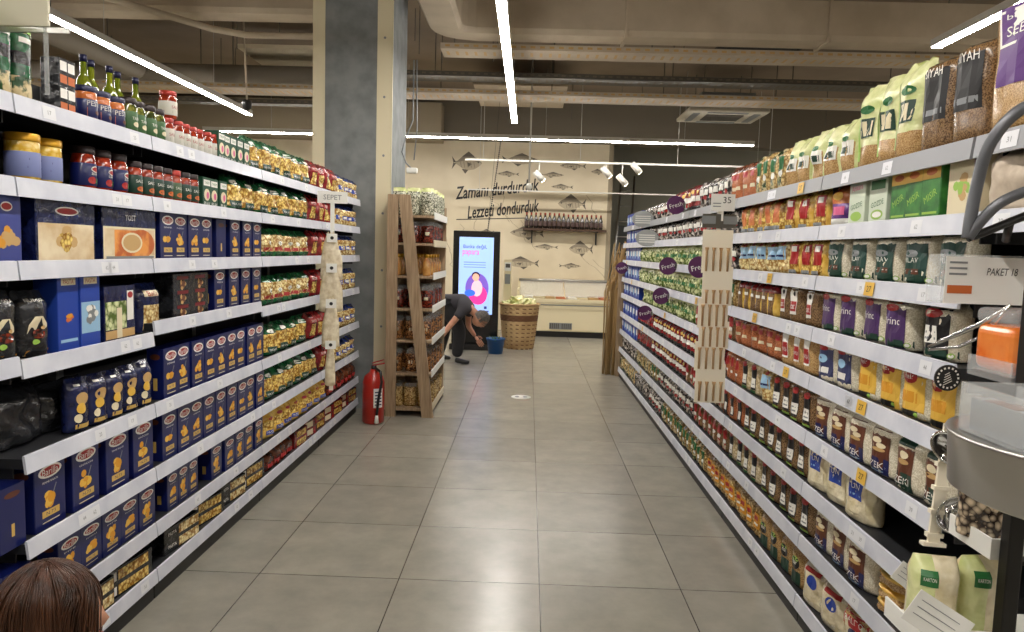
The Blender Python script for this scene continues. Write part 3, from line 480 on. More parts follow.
gondola('R', 7.425, 8.6, RZ, 'farthest right shelving unit with blue boxes', seed=16, tags=2)
m = MB(); m.box(BX-.01, BX+.5, 8.61, 8.64, 0, 1.1, WOOD); m.box(BX-.03, BX+.02, 8.605, 8.66, 0, 1.35, WOOD)
tag(m.build('end_panel'), 'pale wooden end panel at the far end of the right shelves', 'panel')
# ------------------------------------------------------------------ filling rows
def yy(side, px, z, dx=0):
    X = AX-dx if side == 'L' else BX+dx
    a = at(px, 300, 'x', X)
    lo, hi = .3, 14
    # depth on the shelf line whose image column is px
    for _ in range(40):
        mid = (lo+hi)/2; d = Vector((X, mid, z-EYE)); c = 512+F*d.dot(CR)/d.dot(CF)
        if (c < px) == (side == 'L'): lo = mid
        else: hi = mid
    return (lo+hi)/2
def DX(key): return .035+(KIND[key]['d']/2 if KIND[key]['cat'] in ('jar', 'bottle') else .012)
def fill(side, lvl, specs):
    z = (LZ if side == 'L' else RZ)[lvl]+.0185; s = -1 if side == 'L' else 1; X = (AX if side == 'L' else BX)
    word = f"of {(LW if side == 'L' else RW)[lvl]} {'left' if side == 'L' else 'right'} shelf"
    rz = PI/2 if side == 'L' else -PI/2
    for sp in specs:
        key, p0, p1 = sp[:3]; o = sp[3] if len(sp) > 3 else {}
        y0, y1 = (yy(side, p0, z, DX(key)), yy(side, p1, z, DX(key))) if not o.get('Y') else (p0, p1)
        if y0 > y1: y0, y1 = y1, y0
        y1 = min(y1, 6.25) if side == 'L' else y1
        zz = z
        if side == 'L' and lvl == 3: zz += -.012 if y0 < 2.79 else (.03 if y0 < 3.93 else 0)
        K = KIND[key]; sxx = o.get('sx', 1); pit = K['w']*sxx*o.get('gap', 1.04)
        n = max(1, int(round((y1-y0)/pit))); n = o.get('n', n); pit = (y1-y0)/n; sxx = min(sxx, pit/K['w']/1.01) if pit/K['w']/1.01 < sxx else sxx
        sz = o.get('sz', 1)
        for k in range(n):
            y = y0+pit*(k+.5); jx = R.uniform(0, .012); rr = R.uniform(-.06, .06)*o.get('jit', 1)*(0 if K['cat'] == 'box' else 1)
            x = X+s*(o.get('inset', .026)+jx+(K['d']/2 if K['cat'] in ('jar', 'bottle') else 0))
            for q in range(o.get('stack', 1)):
                w = word if q == 0 else f"{['','upper ','top '][min(q,2)]}layer {word}".strip()
                put(key, (x, y, zz+q*K['h']*sz+.0005), rz+rr+(0 if K['cat'] in ('box', 'jar', 'bottle') else (.2 if side == 'R' else -.12)), w, far=y > 6.5, sz=sz*(1 if K['cat'] == 'jar' or K['cat'] == 'bottle' else R.uniform(.97, 1.03) if o.get('stack', 1) == 1 and K['cat'] != 'box' else 1), sx=sxx)
            if o.get('back'):      # a second row of the same goods behind the first
                put(key, (x+s*(K['d']+.012), y, zz+.0005), rz+rr, 'of rear row '+word, far=True, sz=sz, sx=sxx)
fill('L', 0, [('herb', 1.55, 2.18, {'Y': 1, 'n': 8}), ('spice', 54, 71, {'stack': 2, 'n': 2}), ('jor', 74, 119, {'n': 3}), ('jol', 119, 159, {'n': 4}), ('jrw', 161, 213, {'n': 7}), ('greenpk', 214, 247), ('pgreen', 247, 307), ('pred', 308, 336), ('pblue', 337, 359)])
fill('L', 1, [('jyel', 8, 58, {'n': 2}), ('jyel', 1.9, 2.04, {'Y': 1, 'n': 1}), ('jtom', 74, 124, {'n': 3}), ('jgr', 126, 193, {'n': 7}), ('greenpk', 198, 224), ('pgreen', 226, 307), ('pred', 308, 334), ('pblue', 335, 359)])
fill('L', 2, [('bluepic', 1.86, 2.12, {'Y': 1, 'n': 2}), ('lasagna', 30, 92, {'n': 1}), ('bigorange', 97, 152, {'n': 1}), ('navy', 156, 210, {'n': 4}), ('navyP', 211, 226, {'n': 1}), ('navy', 227, 260, {'n': 3}), ('pgreen2', 262, 308), ('pred', 309, 336), ('pblue', 337, 359)])
fill('L', 3, [('darkpk', 1.82, 2.24, {'Y': 1, 'n': 3, 'sz': .78}), ('tallblue', 54, 95, {'n': 2}), ('greenwin', 98, 132, {'n': 1}), ('navybow', 140, 160, {'n': 1}), ('tray3', 170, 206, {'n': 2, 'stack': 3}), ('navy', 210, 260, {'n': 4}), ('pgreen2', 262, 308), ('pred', 309, 336), ('pblue', 337, 359)])
fill('L', 4, [('pouch', 70, 150, {'n': 5}), ('navy', 159, 261, {'n': 9, 'sz': 1.08}), ('pgreen', 264, 306), ('pred', 308, 334), ('pblue', 337, 359)])
fill('L', 5, [('navyP', 1.95, 2.1, {'Y': 1, 'n': 1}), ('navyL', 27, 152, {'n': 4}), ('navy', 160, 261, {'n': 9}), ('pgreen', 264, 315), ('pred', 317, 332), ('pblue', 335, 359, {'sz': .9})])
fill('L', 6, [('navyS', 1.75, 2.1, {'Y': 1, 'n': 3}), ('navyS', 55, 152, {'n': 5}), ('navyS', 165, 196, {'n': 3}), ('navyS', 208, 261, {'n': 5}), ('pyel', 264, 324), ('pbrown', 326, 359)])
fill('L', 7, [('flatpack', 1.5, 2.78, {'Y': 1, 'stack': 2}), ('flatpack', 162, 261, {'stack': 2}), ('pbrown', 264, 290, {'sz': .8}), ('flatred', 292, 359, {'stack': 2})])
for k in range(5):   # oil bottles in a second row behind the spread and olive jars
    put('oil', (AX-.18-.02*(k % 2), yy('L', 84+k*13, 1.95, .18), LZ[0]+.019), 0, 'of rear row of top left shelf')
put('jrw', (AX-.075, yy('L', 168, 1.95, .075), LZ[0]+.0195+.115), PI/2, '!standing on top of the others on top left shelf')
for k, (y, sc) in enumerate([(1.45, 1.2), (1.8, 1.15), (2.18, .95)]):
    z = (.4787 if k < 2 else LZ[4])+.02
    put('blackbag', (AX-.06-.02*k, y, .60 if k < 2 else LZ[4]+.019), PI/2, 'of fifth left shelf', sz=sc)
put('blackbag', (AX-.09, 1.68, .82), PI/2, 'of upper layer of fifth left shelf', sz=.8)
put('blackbag', (AX-.10, 2.46, LZ[4]+.019), PI/2, 'behind navy pouches of fifth left shelf', sz=.8)
fill('R', 0, [('tansack', 1.64, 1.90, {'Y': 1, 'n': 1, 'sx': .9, 'inset': .03}), ('brownsack', 1.91, 2.2, {'Y': 1, 'n': 2, 'sx': .82}), ('tallpale', 2.21, 2.62, {'Y': 1, 'n': 3, 'sx': .8}), ('palebag', 2.63, 3.3, {'Y': 1}), ('mixg', 3.31, 3.75, {'Y': 1, 'sz': 1.25}), ('orangeb', 3.76, 4.2, {'Y': 1, 'sz': 1.25}), ('mixb', 4.22, 4.95, {'Y': 1, 'sz': 1.2}), ('redpk', 4.97, 5.9, {'Y': 1, 'sz': 1.2}), ('mixb', 5.92, 7.4, {'Y': 1}), ('far_blue', 7.43, 8.55, {'Y': 1})])
fill('R', 1, [('beigesack', 1.645, 1.87, {'Y': 1, 'n': 1}), ('whitepurple', 1.89, 2.04, {'Y': 1, 'n': 1}), ('greencarton', 2.05, 2.35, {'Y': 1, 'n': 3}), ('whitepack', 2.37, 2.64, {'Y': 1, 'n': 2}), ('purpleb', 2.68, 2.81, {'Y': 1, 'n': 1}), ('ypasta', 2.83, 3.3, {'Y': 1}), ('ypasta2', 3.32, 3.95, {'Y': 1}), ('mixb', 3.98, 5.1, {'Y': 1}), ('mixb', 5.12, 6.9, {'Y': 1}), ('far_blue', 7.43, 8.55, {'Y': 1})])
fill('R', 2, [('rgreen', 1.89, 2.8, {'Y': 1, 'gap': 1.14, 'n': 5}), ('ypasta', 2.83, 3.2, {'Y': 1}), ('bluepasta', 3.22, 3.95, {'Y': 1}), ('mixb', 3.98, 4.7, {'Y': 1}), ('leafy', 4.72, 7.4, {'Y': 1}), ('far_blue', 7.43, 8.55, {'Y': 1})])
fill('R', 3, [('rblack', 1.89, 2.14, {'Y': 1, 'n': 1, 'inset': .02}), ('rpurple', 2.16, 2.82, {'Y': 1, 'n': 4}), ('rtan', 2.84, 3.32, {'Y': 1, 'n': 3}), ('small_ry', 3.34, 3.95, {'Y': 1}), ('mixg', 3.98, 4.7, {'Y': 1}), ('leafy', 4.72, 7.4, {'Y': 1}), ('far_blue', 7.43, 8.55, {'Y': 1})])
fill('R', 4, [('ryel', 1.9, 2.47, {'Y': 1, 'n': 4}), ('rblue', 2.5, 2.8, {'Y': 1, 'n': 2}), ('rbeige', 2.84, 3.2, {'Y': 1, 'n': 3}), ('orangeb', 3.22, 3.95, {'Y': 1}), ('mixr', 3.98, 4.9, {'Y': 1}), ('leafy', 4.92, 7.1, {'Y': 1}), ('far_blue', 7.43, 8.55, {'Y': 1})])
fill('R', 5, [('zekig', 1.9, 2.18, {'Y': 1, 'n': 2, 'sx': .95}), ('zekib', 2.2, 2.8, {'Y': 1, 'n': 4}), ('rdark', 2.82, 3.3, {'Y': 1}), ('bluepasta', 3.31, 3.5, {'Y': 1, 'n': 1}), ('rdark2', 3.51, 3.8, {'Y': 1}), ('rlent', 3.81, 4.1, {'Y': 1}), ('redpk', 4.12, 7.4, {'Y': 1}), ('far_blue', 7.43, 8.55, {'Y': 1})])
fill('R', 6, [('flour', 2.34, 2.84, {'Y': 1, 'n': 3}), ('rdark', 2.85, 3.7, {'Y': 1}), ('rorange', 3.72, 4.1, {'Y': 1}), ('mixr', 4.12, 5.1, {'Y': 1}), ('redpk', 5.12, 7.4, {'Y': 1}), ('far_blue', 7.43, 8.55, {'Y': 1})])
fill('R', 7, [('stackpack', 1.9, 2.28, {'Y': 1, 'n': 2, 'stack': 3}), ('zekib', 2.3, 2.75, {'Y': 1, 'n': 3}), ('rdark', 2.77, 3.4, {'Y': 1}), ('rdark2', 3.42, 3.95, {'Y': 1}), ('mixr', 3.98, 4.8, {'Y': 1}), ('mixb', 4.82, 6.1, {'Y': 1}), ('mixg', 6.12, 7.4, {'Y': 1}), ('mixb', 7.43, 8.55, {'Y': 1})])
fill('R', 8, [('bigred', 1.9, 2.45, {'Y': 1, 'sx': .9}), ('bigrice', 2.47, 2.8, {'Y': 1}), ('couscous', 2.84, 3.35, {'Y': 1}), ('gold', 3.37, 4.4, {'Y': 1}), ('mixg', 4.42, 5.9, {'Y': 1}), ('mixb', 5.92, 7.4, {'Y': 1}), ('mixg', 7.43, 8.55, {'Y': 1})])
# ------------------------------------------------------------------ room
def tile_mat():
    m = bpy.data.materials.new('floor_tiles'); m.use_nodes = True; nt = m.node_tree; b = nt.nodes['Principled BSDF']; N = nt.nodes.new; L = nt.links.new
    tc = N('ShaderNodeTexCoord'); mp = N('ShaderNodeMapping'); L(tc.outputs['Object'], mp.inputs[0]); mp.inputs['Location'].default_value = (.5265, -3.066+.618*10, 0)
    br = N('ShaderNodeTexBrick'); br.offset = 0; br.squash = 1; L(mp.outputs[0], br.inputs['Vector'])
    br.inputs['Scale'].default_value = 1; br.inputs['Brick Width'].default_value = .618; br.inputs['Row Height'].default_value = .618; br.inputs['Mortar Size'].default_value = .0026; br.inputs['Mortar Smooth'].default_value = .3; br.inputs['Bias'].default_value = 0
    br.inputs['Color1'].default_value = rgb(158, 154, 142); br.inputs['Color2'].default_value = rgb(146, 142, 131); br.inputs['Mortar'].default_value = rgb(62, 58, 52)
    nz = N('ShaderNodeTexNoise'); nz.inputs['Scale'].default_value = 5; nz.inputs['Detail'].default_value = 8; nz.inputs['Roughness'].default_value = .65; L(tc.outputs['Object'], nz.inputs['Vector'])
    r = N('ShaderNodeValToRGB'); r.color_ramp.elements[0].position = .3; r.color_ramp.elements[1].position = .7; r.color_ramp.elements[0].color = (.8, .8, .79, 1); r.color_ramp.elements[1].color = (1.05, 1.04, 1.02, 1); L(nz.outputs[0], r.inputs[0])
    mx = N('ShaderNodeMix'); mx.data_type = 'RGBA'; mx.blend_type = 'MULTIPLY'; mx.inputs[0].default_value = 1; L(br.outputs['Color'], mx.inputs[6]); L(r.outputs[0], mx.inputs[7]); L(mx.outputs[2], b.inputs['Base Color'])
    b.inputs['Roughness'].default_value = .25; b.inputs['Specular IOR Level'].default_value = .6
    bp = N('ShaderNodeBump'); bp.inputs['Strength'].default_value = .08; bp.inputs['Distance'].default_value = .002; L(nz.outputs[0], bp.inputs['Height']); L(bp.outputs[0], b.inputs['Normal'])
    return m
CEIL = mat('ceiling_brown', (150, 134, 116), .85, col2=(134, 120, 104), scale=1.2); WALLM = mat('wall_beige', (150, 138, 116), .8); WALLG = mat('wall_grey_green', (150, 150, 138), .8)
DUCT = mat('duct_cream', (198, 184, 162), .6, col2=(182, 168, 146), scale=3); DARKM = mat('dark_tray_metal', (84, 80, 72), .5); BEAM = mat('beam_dark', (112, 104, 90), .85)
def setbox(name, x0, x1, y0, y1, z0, z1, m):
    mb = MB(); mb.box(x0, x1, y0, y1, z0, z1, m); return struct(mb.build(name))
XL, XR, YN, YF, CZ = -8.6, 8.6, -6.0, 16.5, 4.3
setbox('floor', XL, XR, YN, YF, -.1, 0, tile_mat()); setbox('ceiling', XL, XR, YN, YF, CZ, CZ+.1, CEIL)
setbox('wall_left', XL-.1, XL, YN, YF, 0, CZ, WALLM); setbox('wall_right', XR, XR+.1, YN, YF, 0, CZ, WALLM)
setbox('wall_near', XL, XR, YN-.1, YN, 0, CZ, WALLM); setbox('wall_far', XL, XR, YF, YF+.1, 0, CZ, WALLG)
setbox('trim_1', XL, XR, 13.3, 13.6, 3.42, CZ, BEAM)            # downstand beam over the fish counter wall
setbox('trim_5', XL, -1.6, 12.9, 13.28, 3.35, 4.0, WALLM)
setbox('trim_2', XL, 8, 5.0, 5.35, 4.0, CZ, CEIL)
# marble fish-counter wall
mm = mat('fish_wall_marble', (222, 210, 182), .45, col2=(206, 192, 162), scale=1.4)
wall = setbox('wall_fish', -6.5, 1.40, 13.35, 13.55, 0, 3.42, mm); 
INK = mat('mural_ink', (140, 129, 110), .6); INK2 = mat('mural_ink_dark', (98, 90, 78), .6); INKL = mat('mural_ink_light', (178, 165, 140), .6); VEIN = mat('marble_vein', (172, 156, 128), .5)
WY = 13.35
def P_wall(px, py):
    p = at(px, py, 'y', WY); return p.x, p.z
def fish(mb, px, py, L, hgt, flip=1, m=INK):
    x, z = P_wall(px, py); k = L*13.35/F/2; hh = hgt*13.35/F/2; P = lambda a, b, o: (a, WY-.002-o, b)
    up = [(-1, .0), (-.8, .45), (-.45, .85), (0, 1), (.35, .75), (.62, .28), (.78, .15)]; dn = [(.78, -.12), (.62, -.25), (.3, -.7), (-.1, -.95), (-.5, -.8), (-.85, -.35)]
    pts = [(x+flip*a*k, z+b*hh) for a, b in up+dn]; mb.poly(P, pts, INKL, 0)
    mb.poly(P, [(x+flip*a*k, z+b*hh) for a, b in up+[(.78, 0), (.3, .25), (-.3, .35), (-.8, .1)]], m, .001)
    for t in ([(.72, .1), (1, .85), (.9, 0)], [(.72, -.1), (1, -.85), (.9, 0)], [(-.5, .85), (-.1, 1.5), (.35, .8)], [(-.1, -.9), (.1, -1.4), (.35, -.75)], [(-.35, -.1), (-.1, -.5), (0, .1)]):
        mb.poly(P, [(x+flip*a*k, z+b*hh) for a, b in t], INK2, .002)
    mb.ell(P, x-flip*.75*k, z+.12*hh, k*.06, k*.06, INK2, .003, 8)
    for q in range(5): mb.rect(P, x-.4*k+q*.22*k-.006, z-.6*hh, x-.4*k+q*.22*k+.006, z+.2*hh, m, .0025, ang=.2)
mb = MB()
for a in [(467, 163, 30, 15, -1), (520, 160, 36, 9, -1), (573, 166, 26, 6, 1), (508, 174, 22, 4, 1), (552, 175, 24, 4, -1), (562, 187, 22, 4, 1), (572, 204, 28, 13, 1), (527, 233, 34, 10, 1), (546, 247, 24, 4, 1), (581, 249, 24, 11, 1), (522, 263, 34, 9, 1), (570, 266, 22, 4, -1), (490, 262, 14, 4, 1), (598, 172, 14, 4, 1), (487, 232, 14, 4, 1)]: fish(mb, *a)
mb.build('fish_mural', wall)
mb = MB()
P = lambda a, b, o: (a, WY-.0035-o, b)
for t, px, py, w, ang in (('Zamanı durdurduk', 497, 189, 84, .13), ('Lezzeti dondurduk', 503, 209, 72, .13)):
    x, z = P_wall(px, py); mb.text(P, t, x, z, w*13.35/F, BLACK, 0, height=.23, ang=ang, shear=.35)
x, z = P_wall(500, 219); mb.rect(P, x-.8, z-.008, x+.5, z+.008, BLACK, 0, ang=.05); mb.build('wall_lettering', wall)
mb = MB(); rv = random.Random(4)
for k in range(11):
    x = rv.uniform(-1.7, 1.3); z = rv.uniform(1.2, 3.2); pts = [(x, z)]
    for q in range(9): x += rv.uniform(-.05, .12); z -= rv.uniform(.03, .12); pts.append((x, z))
    for (a, b), (c, d) in zip(pts, pts[1:]): mb.add([(a, WY-.001, b), (a+.012, WY-.001, b), (c+.012, WY-.001, d), (c, WY-.001, d)], [(0, 1, 2, 3)], VEIN)
mb.build('marble_veins', wall)
setbox('wall_side', 1.40, 1.48, 13.35, 16.4, 0, 3.42, WALLM)
# grey back room: door, frames, ladder
mb = MB(); mb.box(2.0, 3.0, 16.44, 16.495, 0, 2.1, mat('door_grey', (88, 92, 90), .6)); dr = struct(mb.build('door_1')); mb = MB(); mb.box(1.94, 2.0, 16.42, 16.495, 0, 2.16, UPR); mb.box(3.0, 3.06, 16.42, 16.495, 0, 2.16, UPR); mb.box(1.94, 3.06, 16.42, 16.495, 2.16, 2.22, UPR); mb.build('door_frame', dr)
ld = MB(); a0, a1 = Vector((1.6, 14.2, 0)), Vector((1.78, 14.5, 3.0))
for dx in (0, .32): ld.tube([a0+Vector((dx, 0, 0)), a1+Vector((dx*.8, 0, 0))], .02, STEEL, 6)
for k in range(9):
    t = .1+k*.1; ld.tube([a0.lerp(a1, t), (a0+Vector((.32, 0, 0))).lerp(a1+Vector((.256, 0, 0)), t)], .012, STEEL, 6)
tag(ld.build('ladder'), 'metal ladder leaning in the grey room beyond the right shelves', 'ladder')
# column: grey faces with cream corner guards
COLG = mat('column_grey', (136, 140, 140), .75, col2=(116, 120, 121), scale=7, bump=.2); GUARD = mat('guard_cream', (222, 212, 180), .5)
cx0, cx1, cy0, cy1 = -1.92, -1.227, 6.40, 7.15
col = setbox('trim_3', cx0+.004, cx1-.004, cy0+.004, cy1, 0, CZ, COLG); mb = MB()
for g0, g1 in ((cx0, -1.813), (-1.36, cx1)): mb.box(g0, g1, cy0, cy0+.006, 0, CZ, GUARD)
mb.box(cx1-.003, cx1, cy0, cy0+.03, 0, CZ, GUARD)
for k in range(9): mb.lathe([(.008, 0), (.008, .001)], STEEL, 8, (0, 0, 0)) if False else mb.ell(lambda x, z, o: (x, cy0-.001, z), -1.295, .25+k*.5, .011, .011, GREY, 0, 8)
mb.build('corner_guard', col)
# ------------------------------------------------------------------ ceiling services
def thing_box(name, boxes, m, label, cat, bv=0):
    mb = MB(); 
    for bb in boxes: mb.box(*bb, m)
    o = mb.build(name); tag(o, label, cat)
    if bv: bev(o, bv, 3)
    return o
# big cream rectangular duct with a rounded turn
mb = MB(); r = .42; pts = [(-1.0, -2.0), (-1.0, 6.9)]
def duct(mb, path, w, z0, z1, m):
    n = len(path); vs = []
    for i, (x, y) in enumerate(path):
        a = Vector(path[max(i-1, 0)]); b_ = Vector(path[min(i+1, n-1)]); d = (b_-a).normalized(); nr = Vector((-d.y, d.x))*w/2
        for sx, z in ((-1, z0+.05), (-.8, z0), (.8, z0), (1, z0+.05), (1, z1), (-1, z1)): vs.append((x+nr.x*sx, y+nr.y*sx, z))
    mb.add(vs, [(i*6+k, i*6+(k+1) % 6, (i+1)*6+(k+1) % 6, (i+1)*6+k) for i in range(n-1) for k in range(6)]+[tuple(range(5, -1, -1)), tuple((n-1)*6+k for k in range(6))], m)
path = [(-.96, -1.5), (-.96, 7.1)]+[(-.96+.4*(1-math.cos(t)), 7.1+.4*math.sin(t)) for t in (PI/8, PI/4, 3*PI/8)]+[(-.5, 7.5), (6.5, 7.5)]
path = [(-.9, -1.5), (-.9, 7.35)]+[(-.9+.25*(1-math.cos(t)), 7.35+.25*math.sin(t)) for t in (PI/8, PI/4, 3*PI/8)]+[(-.6, 7.62), (6.5, 7.62)]
duct(mb, path, .34, 3.62, 4.0, DUCT)
for x in (0.9, 2.9, 4.9): mb.box(x-.015, x+.015, 7.43, 7.81, 3.6, 4.02, DUCT)
tag(mb.build('air_duct'), 'large cream air duct turning a rounded corner under the ceiling', 'duct')
mb = MB(); duct(mb, [(-8, 7.95), (-2.05, 7.95)], .36, 3.86, 4.1, DUCT); tag(mb.build('air_duct'), 'straight cream air duct left of the grey column', 'duct')
def cable_tray(y, z, x0, x1, w, m, label, holes=True, hm=None):
    root = MB(); h = .06
    root.box(x0, x1, y, y+w, z, z+.006, m); root.box(x0, x1, y, y+.005, z+.006, z+h, m); root.box(x0, x1, y+w-.005, y+w, z+.006, z+h, m)
    if holes:
        x = x0+.05
        while x < x1-.05:
            root.box(x, x+.05, y-.0015, y-.0005, z+.022, z+.044, hm or DARKM); root.box(x, x+.03, y+w*.3, y+w*.7, z-.0015, z-.0005, hm or BEAM); x += .1
    o = root.build('cable_tray'); tag(o, label, 'cable tray')
    x = x0+.7
    while x < x1-.2: k = MB(); k.tube([(x, y+w/2, z+.05), (x, y+w/2, CZ)], .006, DARKM, 5); k.build('hanger_rod', o); x += 1.55
    return o
cable_tray(7.84, 3.56, -1.0, 7, .36, DUCT, 'cream perforated cable tray below the air duct', hm=TAN)
cable_tray(9.55, 3.68, -8.2, 8.2, .34, DARKM, 'dark grey cable tray crossing the whole ceiling', hm=BEAM)
cable_tray(10.1, 3.58, -8.2, 8.2, .5, DUCT, 'wide cream slotted cable tray crossing the aisle', hm=TAN)
cable_tray(10.75, 3.5, -8.2, -2, .2, DARKM, 'narrow black cable tray at the back left of the ceiling', hm=BEAM)
mb = MB(); PIPEM = mat('pipe_taupe', (112, 104, 90), .6); mb.tube([(-8.4, 9.3, 3.58), (-2.05, 9.3, 3.58)], .11, PIPEM, 14)
for x in (-7, -5.4, -3.8, -2.6): mb.tube([(x, 9.3, 3.68), (x, 9.3, 3.89 if x > -3.8 else CZ)], .007, DARKM, 5)
tag(mb.build('ceiling_pipe'), 'thick dark pipe running across behind the left lamps', 'pipe')
mb = MB(); mb.tube([(-5.0, 6.0, 3.8), (-4.6, 6.6, 3.8), (-3.5, 8.0, 3.75), (-3.2, 8.2, 3.75), (-2.0, 8.2, 3.75)], .035, DUCT, 10); tag(mb.build('ceiling_pipe'), 'thin bent cream pipe above the left shelves', 'pipe')
mb = MB(); mb.tube([(-7, 5.6, 3.7), (-5.6, 6.4, 3.66), (-5.0, 7.6, 3.55), (-4.9, 9.05, 3.55)], .12, PIPEM, 14); mb.tube([(-5.6, 6.4, 3.7), (-5.6, 6.4, CZ)], .006, DARKM, 5); mb.tube([(-5.0, 7.6, 3.6), (-5.0, 7.6, CZ)], .006, DARKM, 5); tag(mb.build('flexible_duct'), 'dark flexible duct curving over the left shelves', 'duct')
mb = MB(); mb.tube([(1.0, 5.4, 4.2), (.35, 7.2, 4.1)], .05, DUCT, 8); tag(mb.build('ceiling_conduit'), 'slanting cream conduit right of the middle lamp', 'pipe')
mb = MB(); mb.tube([(-1.4, 5.2, 4.16), (-1.38, 5.6, 4.0), (-1.32, 5.9, 3.75), (-1.27, 6.05, 3.6)], [.13, .15, .14, .13], mat('foil_insulation', (150, 148, 142), .35, .5, bump=.4, scale=20), 14); tag(mb.build('insulated_duct'), 'silver insulated duct end beside the top of the grey column', 'duct')
thing_box('ceiling_panel', [(-3.75, -2.1, 9.3, 10.4, 3.9, 3.95)], mat('panel_cream', (214, 204, 180), .7), 'flat cream panel under the ceiling left of the column', 'panel')
thing_box('ceiling_panel', [(-.9, .5, 11.0, 12.6, 3.9, 3.95)], DUCT, 'cream ribbed ceiling panel behind the middle lamp', 'panel')
mb = MB(); mb.box(2.3, 3.5, 11.0, 11.95, 3.6, 3.66, mat('cassette_white', (206, 200, 184), .6)); ac = mb.build('air_conditioner'); bev(ac, .02, 3); tag(ac, 'square white ceiling air conditioner cassette over right shelves', 'air conditioner')
mb = MB(); mb.box(2.62, 3.18, 11.25, 11.7, 3.588, 3.599, DARKM); mb.build('intake_grille', ac); mb = MB()
for bb in ((2.4, 2.5, 11.15, 11.8), (3.3, 3.4, 11.15, 11.8), (2.6, 3.2, 11.06, 11.13), (2.6, 3.2, 11.82, 11.9)): mb.box(*bb, 3.59, 3.599, GREY)
mb.build('vane', ac); mb = MB(); mb.box(2.5, 3.3, 11.1, 11.85, 3.66, 3.9, GREY); [mb.tube([(x, y, 3.9), (x, y, CZ)], .006, DARKM, 5) for x in (2.55, 3.25) for y in (11.2, 11.75)]; mb.build('housing', ac)
thing_box('ceiling_hatch', [(2.2, 3.2, 9.0, 9.3, 3.97, 4.0), (2.2, 3.2, 8.6, 9.0, 4.0, 4.02)], BLACK, 'black ceiling opening between two cable trays', 'hatch')
setbox('trim_4', 2.2, 8.2, 5.2, 7.0, 4.05, CZ, DUCT)
for k, (x, y) in enumerate([(-.6, 12.2), (.2, 12.3), (1.5, 12.4), (2.4, 12.4), (3.4, 12.5)]): pass
rd = MB()
for i in range(30):
    x, y = R.uniform(-7, 7), R.choice([R.uniform(8.4, 8.9), R.uniform(12.0, 12.8)]); rd.tube([(x, y, CZ), (x, y, R.uniform(3.6, 4.0))], .005, DARKM, 5)
tag(rd.build('hanger_rods'), 'thin dark suspension rods hanging from ceiling across the hall', 'rods', kind='stuff')
# lamps
LED = mat('led_diffuser', (255, 249, 242), .5, emit=48); HOUS = mat('lamp_housing', (206, 204, 196), .5)
def lamp(x0, y0, x1, y1, z, label):
    cxm, cym = (x0+x1)/2, (y0+y1)/2; o = empty('ceiling_light', (cxm, cym, z), 0, label, 'light', 'white linear ceiling lights')
    a = (x0-cxm, y0-cym); b = (x1-cxm, y1-cym); v = Vector((b[0]-a[0], b[1]-a[1], 0)).normalized()
    mb = MB(); mb.bar((a[0], a[1], .035), (b[0], b[1], .035), .075, .06, HOUS); mb.build('housing', o)
    mb = MB(); mb.bar((a[0]+v.x*.02, a[1]+v.y*.02, 0), (b[0]-v.x*.02, b[1]-v.y*.02, 0), .07, .012, LED); mb.build('diffuser', o)
    L = (Vector(b)-Vector(a)).length; n = max(2, int(L/2))
    for i in range(n):
        mb = MB(); t = (i+.5)/n; px, py = a[0]+(b[0]-a[0])*t, a[1]+(b[1]-a[1])*t; mb.tube([(px, py, .065), (px, py, CZ-z)], .003, STEEL, 5); mb.build('hanger_wire', o)
lamp(-3.87, -3.5, -3.87, 3.0, 3.2, 'long white ceiling light left, outside the view'); lamp(-3.87, 3.2, -3.87, 10.03, 3.2, 'long white ceiling light above the left shelves')
lamp(-.25, -3.5, -.25, 3.0, 3.2, 'long white ceiling light over the aisle behind the camera'); lamp(-.25, 3.2, -.25, 10.1, 3.2, 'long white ceiling light over the middle of the aisle')
lamp(3.25, -3.5, 3.25, 1.9, 3.2, 'long white ceiling light right, behind the camera'); lamp(3.25, 2.0, 3.25, 6.15, 3.2, 'long white ceiling light over the right shelves at the top right corner')
lamp(-5.2, 11.55, 3.45, 11.55, 3.2, 'long white ceiling light running crosswise in front of the fish wall')
lamp(6.6, -3, 6.6, 8, 3.2, 'long white ceiling light beyond the right shelves'); lamp(-7.2, -3, -7.2, 10, 3.2, 'long white ceiling light beyond the left shelves')
lamp(6.6, 9.0, 6.6, 16, 3.2, 'added unseen ceiling light at the far right, brightening the grey back room')  # added lamp, hidden behind the shelves, to brighten the grey back room
# track with spot lamps
mb = MB(); mb.box(-1.1, 4.2, 12.15, 12.19, 2.93, 2.96, HOUS); [mb.tube([(x, 12.17, 2.96), (x, 12.17, CZ)], .005, HOUS, 5) for x in (-.8, .8, 2.4, 3.9)]; tag(mb.build('light_track'), 'thin white lighting track in front of the fish wall', 'track')
mb = MB(); mb.box(-1.1, 4.2, 12.8, 12.83, 2.5, 2.52, HOUS); [mb.tube([(x, 12.81, 2.52), (x, 12.81, CZ)], .004, HOUS, 5) for x in (-.9, 3.9)]; tag(mb.build('ceiling_rail'), 'lower thin white rail across the fish wall', 'track')
SPOTE = mat('spot_glow', (255, 240, 214), .5, emit=25)
for px, py, lb in ((539, 176, 'over the lettering'), (606, 172, 'at the right edge of the fish wall'), (622, 180, 'left of the right shelves, nearest the fish wall'), (636, 168, 'over the far right shelves')):
    p = at(px, py, 'y', 12.17); o = empty('spot_lamp', p, 0, 'small white track spot lamp '+lb, 'spot lamp', 'white spot lamps'); d = Vector((.5, .2, -.5)).normalized()*.1
    mb = MB(); mb.tube([-d, d], [.05, .055], HOUS, 12); mb.tube([(0, 0, .04), (0, 0, 2.93-p.z)], .01, HOUS, 6); mb.build('housing', o); mb = MB(); mb.tube([d*1.01, d*1.05], .046, SPOTE, 12); mb.build('bulb', o)
